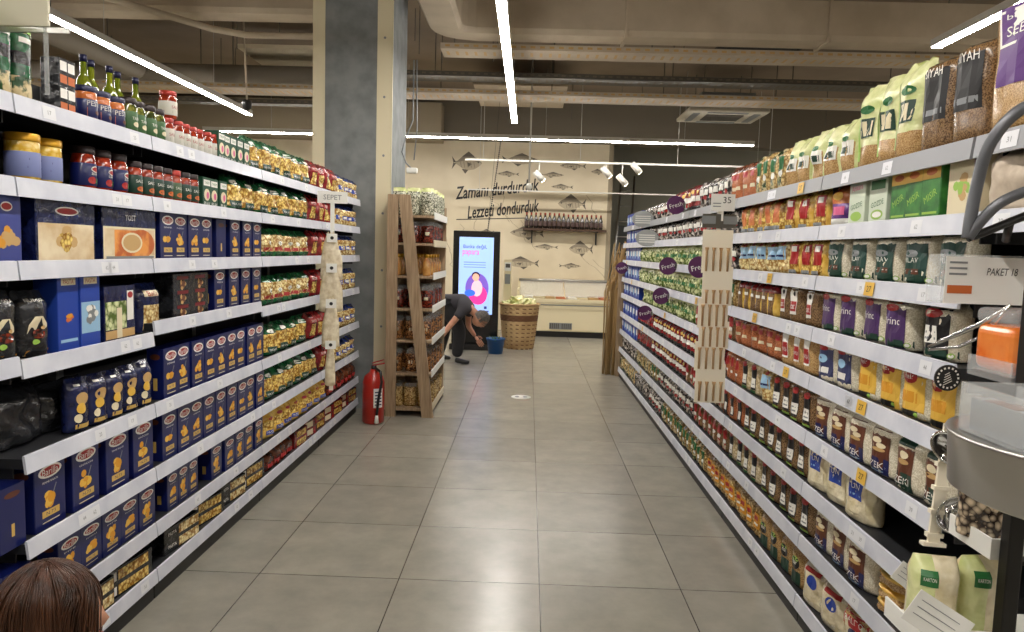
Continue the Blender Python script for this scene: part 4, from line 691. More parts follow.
mb = MB(); p0 = at(501, 140, 'y', 12.0); p1 = at(487, 236, 'y', 12.0)
for k in range(48):
    q = p0.lerp(p1, k/47); mb.lathe([(.001, -.016), (.014, 0), (.001, .016)], BLACK, 6, q)
mb.tube([p0+Vector((0, 0, 1.1)), p1], .003, BLACK, 4); tag(mb.build('bead_chain'), 'black bead chain hanging in front of the fish wall', 'chain')
p = at(529, 186, 'y', 11.0); mb = MB(); mb.tube([(p.x, p.y, 2.45), (p.x, p.y, CZ)], .014, HOUS, 8); mb.lathe([(.03, 0), (.05, .04), (.03, .09)], HOUS, 10, (p.x, p.y, 2.38)); tag(mb.build('hanging_sensor'), 'thin white rod with sensor hanging before the lettering', 'sensor')
mb = MB(); q = [at(x, y, 'y', 6.9) for x, y in ((414, 60), (413, 120), (405, 140), (402, 152), (406, 163), (411, 168))]; mb.tube(q, .007, GREY, 8); q2 = [at(x, y, 'y', 6.9) for x, y in ((417, 60), (417, 130), (414, 160))]; mb.tube(q2, .006, GREY, 8); o = mb.build('hanging_cable'); tag(o, 'looped brown cable with socket hanging beside the grey column', 'cable')
mb = MB(); e = at(412, 170, 'y', 6.9); mb.box(e.x-.05, e.x+.05, e.y-.03, e.y+.03, e.z-.03, e.z+.02, PAPER); bev(mb.build('socket', o), .008)
p = at(247, 103, 'y', 8.6); mb = MB(); mb.lathe([(.01, -.09), (.05, -.06), (.055, 0), (.05, .03)], BLACK, 12, p); mb.tube([p, (p.x-.05, p.y, CZ)], .012, DUCT, 6); tag(mb.build('dome_camera'), 'small black dome security camera beside end of left lamp', 'camera')
# ------------------------------------------------------------------ far counter
FZ = .965; o = empty('chest_freezer', (.64, 12.42, 0), 0, 'long cream glass-topped chest freezer below the bottle shelf', 'freezer'); FC = mat('freezer_cream', (232, 220, 184), .35, coat=.3)
mb = MB(); mb.box(-.80, .80, 0, .85, .1, .62, FC); bev(mb.build('body', o), .02, 3); mb = MB(); mb.box(-.76, .76, .03, .8, 0, .1, KICK); mb.build('plinth', o)
mb = MB(); mb.box(-.82, .82, -.02, .02, .6, .66, FC); mb.box(-.82, -.78, 0, .85, .62, .8, FC); mb.box(.78, .82, 0, .85, .62, .8, FC); mb.box(-.82, .82, .8, .87, .62, FZ, FC); mb.box(-.82, .82, -.03, -.02, .55, .565, GREY); mb.build('rim', o)
mb = MB(); mb.box(-.25, .14, -.006, -.001, .14, .25, GREY)
for k in range(11):
    if k != 5: mb.box(-.24+k*.034, -.222+k*.034, -.009, -.006, .15, .24, DARKM)
mb.build('vent_grille', o); mb = MB()
for a, b_ in ((-.77, -.01), (.01, .77)): mb.add([(a, .02, .70), (b_, .02, .70), (b_, .8, .93), (a, .8, .93), (a, .02, .705), (b_, .02, .705), (b_, .8, .935), (a, .8, .935)], [(3, 2, 1, 0), (4, 5, 6, 7), (0, 1, 5, 4), (1, 2, 6, 5), (2, 3, 7, 6), (3, 0, 4, 7)], CLEAR)
mb.build('glass_lid', o); mb = MB(); mb.tube([(-.8, .79, .95), (.8, .79, .95)], .025, STEEL, 10); mb.build('handle_bar', o)
rf = random.Random(2)
for k in range(16): 
    mb = MB(); mm_ = [WHITE, CREAM, TAN, ORANGE][k % 4]; x, y = .64-.7+(k % 8)*.19, 12.55+(k//8)*.33; mb.box(x, x+.16, y, y+.24, .62, .66+rf.uniform(0, .03), mm_)
    ob = mb.build('frozen_food_pack'); bev(ob, .012, 2); tag(ob, f"pale frozen food pack, {ORD[k % 8]} from left in the {'front' if k < 8 else 'rear'} freezer row", 'frozen food', 'frozen packs inside the freezer')
a = at(523, 229, 'y', 13.1); b_ = at(609, 231, 'y', 13.1); zz = (a.z+b_.z)/2
mb = MB(); mb.box(a.x, 1.38, 13.1, 13.34, zz-.02, zz+.02, mat('shelf_dark_wood', (70, 48, 32), .5)); o = mb.build('bottle_shelf'); tag(o, 'dark wooden wall shelf carrying a row of bottles', 'shelf'); mb = MB()
for x in (a.x+.15, 1.2): mb.box(x, x+.025, 13.12, 13.34, zz-.04, zz-.021, BLACK); mb.box(x, x+.025, 13.3, 13.34, zz-.25, zz-.04, BLACK)
mb.build('bracket', o)
for k in range(17):
    x = a.x+.06+k*(1.36-a.x-.1)/16.5; lab = 'dark bottle with white label on wall shelf' if k < 9 else 'amber bottle on the wall shelf'
    ob = put('wine', (x, 13.2, zz+.021), 0, '!row, '+ORD[k]+' from left', far=False, sz=(1 if k < 9 else .93)); ob['label'] = lab+', '+ORD[k]+' from left'; ob['group'] = 'bottles on the wall shelf'
# post beside the basket
p = at(507, 300, 'y', 11.2); mb = MB(); mb.box(p.x-.06, p.x+.06, 11.2, 11.3, 0, 1.32, FC); o = mb.build('service_post'); tag(o, 'slim cream post with small grey boxes behind the basket', 'post'); mb = MB(); mb.box(p.x-.05, p.x+.05, 11.17, 11.199, 1.15, 1.28, PAPER); mb.box(p.x-.035, p.x+.035, 11.165, 11.17, 1.2, 1.26, DARKM); mb.box(p.x-.04, p.x+.04, 11.17, 11.199, .95, 1.1, GREY); mb.build('switch_box', o)
# wicker basket full of corn-like packs
WICK = mat('wicker', (206, 176, 128), .7, col2=(158, 122, 78), scale=3, bump=.2); WICKD = mat('wicker_dark', (112, 76, 48), .7)
bc = at(521, 349, 'z', 0); bc.y = 10.9; bc.x = -.115; o = empty('wicker_basket', bc, 0, 'tall round wicker basket filled with pale packets', 'basket')
nr, nc = 22, 36
def bas_r(t): return .22+.075*t**.8
mb = MB(); vs = []; fs = []; ms = []
H = .66
for j in range(nr*2+1):
    for k in range(nc*2):
        t = j/(nr*2); a_ = 2*PI*k/(nc*2); wv = .008*(1 if ((j//2+k//2) % 2) else -1); r_ = bas_r(t)+wv; vs.append((r_*math.cos(a_), r_*math.sin(a_), t*H))
for j in range(nr*2):
    for k in range(nc*2): fs.append((j*nc*2+k, j*nc*2+(k+1) % (nc*2), (j+1)*nc*2+(k+1) % (nc*2), (j+1)*nc*2+k)); ms.append(WICKD if .62 < j/(nr*2) < .76 or (j//2+k//2) % 2 == 0 and j % 4 == 0 else WICK)
mb.add(vs, fs, ms, True); mb.lathe([(.001, .02), (.22, .02)], WICK, 24); mb.build('woven_body', o)
mb = MB(); ring = [(.297*math.cos(t*2*PI/24), .297*math.sin(t*2*PI/24), H+.005) for t in range(25)]; mb.tube(ring, .018, WICK, 8, False); mb.build('rim', o)
mb = MB(); mb.lathe([(.001, .6), (.27, .6)], WICKD, 24); mb.build('packet_bed', o)
CORN = foil('corn_packet', (190, 190, 120), (240, 232, 180), 20)
for k in range(26):
    a_ = k*2.4; rr = .045*math.sqrt(k); bm, _ = bag(.12, .045, .13, CORN, lambda u, v, s: F_PALE if v > .8 else None, None, seed=k, crumple=.1, nu=7, nv=8); ob = bm.build('corn_packet')
    ob.location = bc+Vector((rr*math.cos(a_), rr*math.sin(a_), .655+.07*(1-rr/.24)+.012*(k % 2))); ob.rotation_euler = (R.uniform(-1.5, -.9), R.uniform(-.4, .4), a_); tag(ob, 'pale yellow-green packet in the wicker basket', 'packet', 'packets heaped in the wicker basket')
# blue bucket with greens
bb = Vector((-.43, 10.22, 0)); BLU = mat('bucket_blue', (24, 84, 150), .35, coat=.2); mb = MB(); mb.lathe([(.10, 0), (.125, .2), (.135, .2), (.137, .22), (.118, .22), (.095, .02), (.001, .02)], BLU, 28, bb); o = mb.build('bucket'); tag(o, 'blue plastic bucket on the floor beside the wicker basket', 'bucket')
LEAFM = mat('leaf_green', (70, 110, 50), .5, col2=(40, 80, 36), scale=10)
mb = MB()
for k in range(26):
    a_ = k*2.39; rr = .1*math.sqrt(k/26); c_ = bb+Vector((rr*math.cos(a_), rr*math.sin(a_), .12)); t_ = c_+Vector((.05*math.cos(a_), .05*math.sin(a_), .12)); sd = Vector((-math.sin(a_), math.cos(a_), 0))*.02
    mb.add([c_, c_.lerp(t_, .5)+sd, t_, c_.lerp(t_, .5)-sd], [(0, 1, 2, 3)], LEAFM)
mb.build('leafy_greens'); bpy.context.scene.objects['leafy_greens']['kind'] = 'stuff'; tag(bpy.context.scene.objects['leafy_greens'], 'leafy greens sticking out of the blue bucket', 'greens')
# kiosk screen
ko = empty('advertising_screen', (-.76, 10.55, 0), 0, 'tall black floor-standing advertising screen with blue display', 'screen')
KB = mat('kiosk_black', (14, 14, 16), .25, coat=.4); mb = MB(); mb.box(-.34, .34, 0, .09, .09, 1.73, KB); bev(mb.build('case', ko), .012, 3)
mb = MB(); mb.box(-.36, .36, -.1, .3, 0, .09, KB); bev(mb.build('foot', ko), .01, 2)
def scr(c, n, e=.62): return mat(n, c, .3, emit=e)
mb = MB(); Pk = lambda x, z, off: (x, -.002-off, z); mb.rect(Pk, -.25, .52, .25, 1.64, scr((160, 192, 244), 'screen_blue'), 0); tx = scr((30, 50, 110), 'screen_navy'); tp = scr((230, 60, 150), 'screen_pink')
mb.text(Pk, 'Banka değil,', -.02, 1.50, .34, tx, .001, height=.07); mb.text(Pk, 'papara', -.08, 1.405, .24, tp, .001, height=.085)
for z in (1.27, 1.235, 1.2): mb.rect(Pk, -.18, z, .14, z+.012, scr((110, 140, 200), 'screen_mid'), .001)
mb.ell(Pk, .02, .9, .17, .22, scr((120, 90, 190), 'screen_violet'), .001, 28); mb.ell(Pk, .04, .8, .13, .14, tp, .002, 20); mb.ell(Pk, .02, .9, .08, .12, scr((240, 190, 200), 'screen_skin'), .003, 20); mb.ell(Pk, .0, 1.06, .05, .055, scr((236, 176, 150), 'screen_face'), .004, 16); mb.ell(Pk, .0, 1.09, .06, .05, scr((40, 30, 60), 'screen_hair'), .0035, 16)
mb.ell(Pk, -.08, .83, .08, .05, scr((60, 110, 220), 'screen_royal'), .0045, 14); mb.rect(Pk, .06, .56, .2, .575, tx, .001); mb.rect(Pk, .13, .6, .17, .64, tx, .001); mb.build('display', ko)
# floor sticker
p = at(521, 397, 'z', 0); mb = MB(); mb.lathe([(.1, 0), (.1, .002)], PAPER, 28, (p.x, p.y, 0)); P = lambda x, z, o: (p.x+x, p.y+z, .003+o)
for dx in (-.04, .04): mb.ell(P, dx, 0, .022, .045, GREY, 0, 14)
tag(mb.build('floor_sticker'), 'round white footprint sticker on the aisle floor', 'sticker')
# ------------------------------------------------------------------ fire extinguisher
ex = empty('fire_extinguisher', (-1.25, 5.9, 0), 0, 'red fire extinguisher standing on floor at the column foot', 'fire extinguisher'); ER = mat('extinguisher_red', (176, 34, 22), .3, coat=.5)
mb = MB(); mb.lathe([(.075, 0), (.09, .015), (.09, .34), (.075, .39), (.035, .425), (.028, .45)], ER, 26); mb.build('cylinder', ex)
mb = MB(); mb.tube([(0, 0, .44), (0, 0, .48)], .022, BLACK, 12); mb.bar((-.01, 0, .48), (.09, 0, .50), .02, .01, ER); mb.bar((-.01, 0, .50), (.085, 0, .53), .02, .008, ER); mb.build('valve', ex)
mb = MB(); mb.tube([(.02, -.02, .46), (.07, -.07, .44), (.085, -.09, .36), (.06, -.1, .2), (.05, -.1, .08)], .011, BLACK, 8); mb.tube([(.05, -.1, .085), (.048, -.1, .02)], [.012, .02], PAPER, 8); mb.build('hose', ex)
mb = MB(); Pe = lambda x, z, o: ((.091+o)*math.sin(x/.09), -(.091+o)*math.cos(x/.09), z); mb.rect(Pe, .02, .14, .1, .3, PAPER, 0, 4, 1)
for q in range(5): mb.rect(Pe, .03, .16+q*.026, .09, .17+q*.026, NAVY, .001, 3, 1)
mb.build('instruction_label', ex)
# ------------------------------------------------------------------ wooden nut rack
RX0, RX1, RY0, RY1 = -1.20, -.80, 6.16, 7.1
rk = empty('wooden_rack', (-1.0, 6.16, 0), 0, 'pale wooden rack with a slanting front board, stocked with nuts', 'rack'); ox = -1.0; oy = 6.16
mb = MB(); mb.box(-.2, -.11, -.03, -.002, 0, 1.90, WOOD); mb.build('upright_board', rk)
mb = MB(); q0, q1 = (-.06, 1.90), (.17, 0.0); w_ = .1
mb.add([(q0[0]-w_/2, y, q0[1]) for y in (-.033, -.004)]+[(q0[0]+w_/2, y, q0[1]) for y in (-.033, -.004)]+[(q1[0]-w_/2, y, 0) for y in (-.033, -.004)]+[(q1[0]+w_/2, y, 0) for y in (-.033, -.004)], [(0, 2, 6, 4), (1, 5, 7, 3), (0, 4, 5, 1), (2, 3, 7, 6), (0, 1, 3, 2), (4, 6, 7, 5)], WOOD); mb.build('slanting_board', rk)
mb = MB(); mb.box(-.2, -.19, 0, .94, 0, 1.9, WOOD); mb.build('back_panel', rk)
mb = MB(); mb.box(-.19, .19, .92, .94, 0, 1.85, WOOD); mb.build('side_board', rk)
RL = [1.731, 1.497, 1.218, .938, .664, .378, .07]
CR_RAIL = mat('rack_cream_edge', (216, 204, 176), .5)
for i, z in enumerate(RL):
    mb = MB(); mb.box(-.189, .19, 0, .919, z-.02, z, WOOD); sh = mb.build('shelf', rk); mb = MB(); mb.box(.191, .20, 0, .919, z-.03, z+.03, PAPER if i in (0, 2, 3, 4, 5) else CR_RAIL); mb.build('price_rail', sh)
kinds = ['seeds', 'driedred', 'nuts', 'driedred', 'nuts', 'nuts', 'chick']
KIND['wine']['look'] = KIND['wine']['look']
for i, z in enumerate(RL):
    for jy in range(5):
        for jx in range(3):
            if jy > 1 and jx == 0: continue
            key = kinds[i]; ky = key
            if i == 2: ky = 'oilr'
            if ky == 'oilr':
                if 'oilr' not in KIND:
                    bt = MB(); bt.lathe([(.03, 0), (.036, .01), (.036, .11), (.02, .14), (.018, .16)], mat('honey_glass', (170, 104, 40), .08, coat=1, col2=(206, 160, 90), scale=20), 12); cp = MB(); cp.lathe([(.02, .155), (.02, .185)], LID_GOLD, 10); reg('oilr', 'honey_jar', 'small amber jar', 'jar', 'amber jars', [(bt, [('lid', cp)])], .08, .08, .185)
            K = KIND[ky]; x = RX0+.075+jx*.125; y = RY0+.075+jy*.18
            o = put(ky, (x, y, z+.0005), R.uniform(-.15, .15), '!'+['in front', 'second', 'middle', 'fourth', 'rear'][jy]+' '+['left', 'middle', 'right'][jx]+' on '+['top', 'second', 'third', 'fourth', 'fifth', 'sixth', 'lowest'][i]+' wooden rack shelf', sz=min(1, .2/K['h']) if i else 1)
            o['group'] = K['group']+' on the wooden rack'
# sheaf of reeds and end of right shelves
mb = MB(); RE = mat('reed', (170, 140, 92), .8)
for k in range(36):
    x = 1.0+R.uniform(-.06, .1); y = 8.72+R.uniform(-.05, .07); mb.tube([(x*1.0, y, 0), (x+R.uniform(-.02, .03), y, 1.0), (x+.03+R.uniform(.0, .16), y+R.uniform(-.05, .05), R.uniform(1.35, 1.62))], .006, RE, 5)
tag(mb.build('reed_bundle'), 'upright bundle of dry reeds beside the far right shelves', 'reeds', kind='stuff')
# ------------------------------------------------------------------ badges and toppers on rails
for px, py, lb in ((676, 205, 'on the top shelf edge'), (668, 266, 'on the third shelf edge'), (661, 296, 'below another, on the fourth shelf edge'), (645, 313, 'lowest, on fifth shelf edge'), (622, 268, 'farthest away, near the end panel'), (699, 267, 'half hidden by the spoon strip')):
    p = at(px, py, 'x', 1.04); mb = MB(); Pb = lambda x, z, o: (x, -o, z); n = 26; r_ = .066
    mb.add([(r_*math.cos(2*PI*k/n), y, r_*math.sin(2*PI*k/n)) for y in (0, .003) for k in range(n)], [(k, (k+1) % n, (k+1) % n+n, k+n) for k in range(n)]+[tuple(range(n-1, -1, -1)), tuple(range(n, 2*n))], mat('badge_plum', (84, 32, 84), .35, coat=.3)); mb.text(Pb, 'Fresh', 0, 0, .095, PAPER, .001, ang=.3)
    mb.box(.05, .07, 0, .003, -.02, .02, PAPER); o = mb.build('shelf_badge'); o.location = p; tag(o, 'round plum badge lettered Fresh '+lb, 'badge', 'round plum badges on the right shelves')
for px, py, lb in ((643, 219, 'on the top shelf'), (647, 238, 'on the second shelf')):
    p = at(px, py, 'x', 1.04); mb = MB(); n = 24
    mb.add([(.10*math.cos(2*PI*k/n), y, .075*math.sin(2*PI*k/n)) for y in (0, .003) for k in range(n)], [(k, (k+1) % n, (k+1) % n+n, k+n) for k in range(n)]+[tuple(range(n-1, -1, -1)), tuple(range(n, 2*n))], mat('topper_grey', (168, 172, 170), .4))
    for q in range(4): mb.rect(lambda x, z, o: (x, -o, z), -.07, -.04+q*.02, .07, -.03+q*.02, PAPER, .001)
    o = mb.build('shelf_topper'); o.location = p; tag(o, 'oval grey sign '+lb+' of far right shelves', 'sign', 'oval grey signs')
# hanging strip of wooden spoon packs at the right gondola
sp = at(714, 215, 'y', 3.75); SX, SYY = .965, 3.75
hs = empty('hanging_display_strip', (SX, SYY, 0), 0, 'hanging cream strip holding packs of wooden spoons, right shelves', 'hanging strip'); CRM = mat('strip_cream', (240, 232, 210), .6); SPW = mat('spoon_wood', (200, 164, 118), .6, col2=(160, 124, 80), scale=4, stretch=(20, 20, 1))
mb = MB(); mb.box(-.012, .012, 0, .004, .70, 1.70, PAPER); mb.build('strip', hs)
mb = MB(); mb.box(-.085, .085, -.012, 0, 1.60, 1.67, DARKM); mb.box(-.09, -.02, -.014, -.012, 1.62, 1.66, GREY); mb.box(.02, .09, -.014, -.012, 1.62, 1.66, GREY); mb.build('header', hs)
z = 1.59
for k, (h_, card) in enumerate([(.22, .08), (.2, .11), (.15, .02), (.14, .02), (.15, .02), (.2, .08)]):
    o = empty('wooden_spoon_pack', (SX+(.006 if k % 2 else -.006)-.008*k/2, SYY-.02-.006*k, z-h_), 0, f'pack of wooden spoons on cream card, {ORD[k]} from top of strip', 'spoon pack', 'wooden spoon packs on the hanging strip')
    mb = MB(); mb.box(-.076, .076, 0, .004, 0, h_, CRM); mb.build('card', o); mb = MB()
    for q in range(4): mb.tube([(-.054+q*.036, -.006, .01), (-.054+q*.036, -.006, h_-card-.03), (-.054+q*.036, -.006, h_-card-.01)], [.006, .006, .011], SPW, 7)
    mb.build('spoon', o); z -= h_-.035
mb = MB(); mb.box(-.06, .06, 0, .004, 0, .085, PAPER); Pt = lambda x, z_, o: (x, -o, z_); mb.text(Pt, '35', .02, .055, .04, BLACK, .001); mb.rect(Pt, -.05, .02, -.01, .025, GREY, .001); mb.rect(Pt, -.05, .035, -.01, .04, GREY, .001); mb.box(-.005, .005, 0, .003, -.05, 0, PAPER); o = mb.build('price_card'); o.location = at(723, 205, 'y', 3.72)-Vector((0, 0, .03)); tag(o, 'white price card numbered 35 above the wooden spoon strip', 'price card')
# hanging strip of glove packs, left
hs = empty('hanging_display_strip', (-1.345, 4.95, 0), .3, 'hanging cream strip with clear packs of beige gloves, left shelves', 'hanging strip')
mb = MB(); mb.box(-.014, .014, 0, .004, .45, 1.78, PAPER); mb.build('strip', hs)
mb = MB(); Pt = lambda x, z_, o: (x, -.005-o, z_); mb.box(-.1, .1, -.005, 0, 1.74, 1.82, PAPER); mb.text(Pt, 'SEPET', 0, 1.78, .12, GREY, .001); mb.build('header', hs)
GLV = mat('glove_beige', (236, 226, 200), .4, coat=.5, col2=(200, 184, 150), scale=26, bump=.4)
for k, (z0, h_) in enumerate([(1.22, .32), (1.0, .34), (.76, .34), (.5, .32)]):
    o = empty('glove_pack', (-1.335+.004*k, 4.905-.02*k, z0), .3, f'beige glove pack, {ORD[k]} from top of the left hanging strip', 'glove pack', 'beige glove packs on the left strip')
    bm, _ = bag([.15, .16, .12, .07][k], .035, h_, GLV, None, None, seed=k, crumple=.2, top=.55, tw=.35, nu=9, nv=10); bm.build('pouch', o); mb = MB(); mb.box(-.035, .035, -.014, -.011, h_*.8, h_*.98, PAPER); mb.ell(lambda x, z_, q: (x, -.015-q, z_), 0, h_*.89, .012, .012, BLACK, 0, 10); mb.build('card', o)
# ------------------------------------------------------------------ foreground right: clear-box stand with kitchen tools
gondola('R', 1.63, 1.875, RZ, 'short right shelving unit end holding large grain sacks', skip=(2, 3, 4, 5, 6, 7, 8), seed=21, tags=1)
def A(px, py, Y): return at(px, py, 'y', Y)
st = empty('display_stand', (1.03, 1.45, 0), 0, 'black post stand with clear trays at the right edge', 'stand'); q = Vector((1.03, 1.45, 0))
BLKM = mat('stand_black', (16, 16, 16), .35)
def rel(p): return Vector(p)-q
mb = MB(); mb.box(-.045, -.015, -.015, .015, 0, 1.62, BLKM); bev(mb.build('post', st), .003)
mb = MB(); mb.box(-.12, .4, -.3, .15, 0, .02, BLKM); mb.build('base', st)
for z, n_ in ((.66, 'tray'), (.86, 'tray'), (1.225, 'tray')):
    mb = MB(); x0 = {.66: -.19, .86: -.06}.get(z, -.05)
    mb.box(x0, .5, .017, .165, z-.014, z, PAPER if z < 1 else CLEAR); mb.box(x0, .5, .017, .022, z, z+.03, PAPER if z < 1 else CLEAR); mb.box(x0, x0+.005, .022, .165, z, z+.03, PAPER if z < 1 else CLEAR); mb.box(-.04, .3, -.01, .017, z-.012, z-.004, BLKM); mb.build(n_, st)
HT = mat('handle_grey', (96, 98, 102), .35, .3)
def smooth(pts, n=6):
    out = []
    for i in range(len(pts)-1):
        p0, p1, p2, p3 = pts[max(i-1, 0)], pts[i], pts[i+1], pts[min(i+2, len(pts)-1)]
        for k in range(n):
            t = k/n; out.append(.5*((2*p1)+(p2-p0)*t+(2*p0-5*p1+4*p2-p3)*t*t+(3*p1-p0-3*p2+p3)*t**3))
    return out+[pts[-1]]
mb = MB(); mb.tube(smooth([A(1075, 92, 1.36), A(1040, 100, 1.37), A(1010, 118, 1.38), A(988, 148, 1.39), A(977, 185, 1.4), A(970, 222, 1.4), A(968, 238, 1.4)]), .011, HT, 10)
mb.tube(smooth([A(1070, 180, 1.36), A(1030, 190, 1.37), A(1000, 203, 1.38), A(980, 222, 1.39), A(968, 238, 1.4)]), .010, HT, 10)
mb.tube(smooth([A(968, 238, 1.4), A(985, 232, 1.4), A(1030, 214, 1.4), A(1080, 196, 1.4)]), .008, BLKM, 8)
mb.tube([A(1010, 222, 1.4), A(1006, 240, 1.44)], .008, BLKM, 8)
tag(mb.build('tubular_handle'), 'bent grey tubular handles curving in at the right edge', 'handle')
# acrylic bins, orange box
def bin_(name, c, w, d, h, label, cat, fill=None):
    o = empty(name, c, 0, label, cat); mb = MB(); t = .003
    for bb in ((0, w, 0, t, 0, h), (0, w, d-t, d, 0, h), (0, t, t, d-t, 0, h), (w-t, w, t, d-t, 0, h), (t, w-t, t, d-t, 0, t)): mb.box(*bb, CLEAR)
    mb.build('clear_walls', o); return o
bz = A(958, 437, 1.2).z
o = bin_('clear_bin', (.775, 1.10, bz-.0055), .30, .19, .085, 'clear divided plastic bin standing on the steel drum shelf', 'bin')
mb = MB(); [mb.box(x, x+.006, .004, .186, .004, .08, CLEAR) for x in (.095, .20)]; mb.build('divider', o)
for k in range(5):
    mb = MB(); c3 = [GREY, BROWN, DARKM, TAN, BLACK][k]; x = [.008, .05, .107, .15, .212][k]; mb.box(x, x+.036, .03, .17, .0045, [.06, .05, .065, .045, .055][k], c3); mb.box(x+.004, x+.032, .028, .03, .02, .035, [DARKM, PAPER, PAPER, BROWN, PAPER][k]); mb.box(x+.004, x+.03, .06, .14, [.06, .05, .065, .045, .055][k], [.061, .051, .066, .046, .056][k], [BROWN, CREAM, DARKM, PAPER, GREY][k]); ob = mb.build('tool_packet'); ob.location = (.775, 1.10, bz-.005); tag(ob, ['light grey', 'brown', 'dark grey', 'tan', 'black'][k]+f' tool packet in the clear divided bin, {ORD[k]} from left', 'packet', 'tool packets in the clear bin')
OR = mat('orange_plastic', (224, 104, 28), .2, coat=.8, col2=(240, 140, 60), scale=12)
o = empty('storage_box', (1.085, 1.55, 1.2255), 0, 'orange plastic storage box with clear lid at right edge', 'storage box')
mb = MB(); mb.box(-.10, .12, -.07, .06, 0, .1, OR); bev(mb.build('body', o), .02, 4); mb = MB(); mb.box(-.10, .12, -.07, .06, .101, .135, CLEAR); bev(mb.build('lid', o), .012, 3)
o = empty('clear_bin', (1.015, 1.80, 1.355), 0, 'clear bin front with white handwritten price sign', 'bin')
mb = MB()
for bb in ((0, .24, 0, .004, 0, .12), (0, .004, .005, .07, 0, .12), (.236, .24, .005, .07, 0, .12), (0.004, .236, .005, .07, 0, .004)): mb.box(*bb, CLEAR)
mb.build('clear_walls', o)
mb = MB(); mb.box(.004, .235, -.003, -.0005, .0, .115, PAPER); Pq = lambda x, z, of: (x, -.004-of, z); mb.text(Pq, 'PAKET 18', .14, .08, .075, BLACK, 0, height=.018, shear=.2); [mb.rect(Pq, .012, .07+k*.014, .055, .075+k*.014, GREY, 0) for k in range(3)]; mb.rect(Pq, .01, .025, .07, .045, ORANGE, 0); mb.build('handwritten_sign', o)
# steel bowl-shaped bin
mb = MB(); pr = [(.02, .0), (.20, .0), (.214, .008), (.219, .094), (.224, .1), (.222, .104), (.205, .104), (.2, .098), (.01, .098)]; bz = A(958, 437, 1.2).z-.104; mb.lathe(pr, STEEL, 64, (.955, 1.195, bz)); o = mb.build('steel_drum_shelf'); tag(o, 'round brushed steel drum shelf cut by the right edge', 'shelf'); mb = MB(); zb = bz-q.z; [mb.bar((x, -.35, zb-.006), (x, -.02, zb-.006), .012, .008, BLKM) for x in (-.12, .0)]; mb.bar((-.13, -.012, zb-.006), (.01, -.012, zb-.006), .012, .008, BLKM); mb.build('bracket', st)
# packs on the trays
regbag('creamp', 'tissue_pack', 'cream pack with green label', 'packet', 'cream packs', .1, .08, .15, F_CREAM, lambda u, v, s: F_PALE if (s < 0 and u < 0) else None, L_patch(GREEN, -.36, .66, -.02, .86, [('t', WHITE, 'KARTON', -.19, .76, .24, .05)]), crumple=.03, n=2, square=4)
put('creamp', (.885, 1.49, .662), -.2, '!standing left on the lower white tray', sz=1.1); put('creamp', (1.0, 1.50, .662), .1, '!standing right on the lower white tray', sz=1.1)
DATE = foil('content_mushroom', (44, 30, 24), (220, 200, 170), 70, 'voronoi', (.0, .8)); regbag('mush', 'dried_mushroom_bag', 'clear bag of dark dried mushrooms', 'bag', 'mushroom bags', .13, .08, .17, DATE, None, None, n=1, crumple=.12); put('mush', (1.02, 1.52, .862), 0, '!on the upper white tray behind steel scoop')
po = empty('potted_plant', (1.13, 1.56, .862), 0, 'small leafy plant in dark pot at the right edge', 'plant'); mb = MB(); mb.lathe([(.04, 0), (.05, .06), (.045, .06), (.04, .05)], BROWN, 16); mb.build('pot', po); mb = MB(); rp = random.Random(9)
for k in range(15):
    a_ = k*2.39; c_ = Vector((0, 0, .05)); t_ = Vector((.12*math.cos(a_)*rp.uniform(.5, 1.1), .09*math.sin(a_), rp.uniform(-.12, .12)+.06)); mid = c_.lerp(t_, .55)+Vector((0, 0, .04)); mb.tube([c_, mid, t_], .0015, LEAFM, 5); sd = Vector((-math.sin(a_), math.cos(a_), .3)).normalized()*.018
    mb.add([mid, mid.lerp(t_, .5)+sd+Vector((0, 0, .006)), t_, mid.lerp(t_, .5)-sd+Vector((0, 0, .006))], [(0, 1, 2, 3)], LEAFM)
mb.build('leaves', po)
# paper tags
def paper(px, py, Y, w, h, ang, label, lines=True, tilt=0):
    mb = MB(); mb.box(-w/2, w/2, 0, .0015, -h/2, h/2, PAPER); Pp = lambda x, z, o: (x, -.001-o, z)
    if lines:
        for k in range(3): mb.rect(Pp, -w*.4, h*.25-k*h*.22, w*.3, h*.25-k*h*.22+.0015, GREY, 0)
    o = mb.build('paper_sign'); o.location = at(px, py, 'y', Y); o.rotation_euler = (tilt, ang, 0); tag(o, label, 'paper sign')
paper(938, 621, 1.40, .13, .07, .55, 'white handwritten paper slip below the cream pack')
paper(912, 580, 1.86, .1, .055, .6, 'smaller white paper card on the lowest shelf edge')
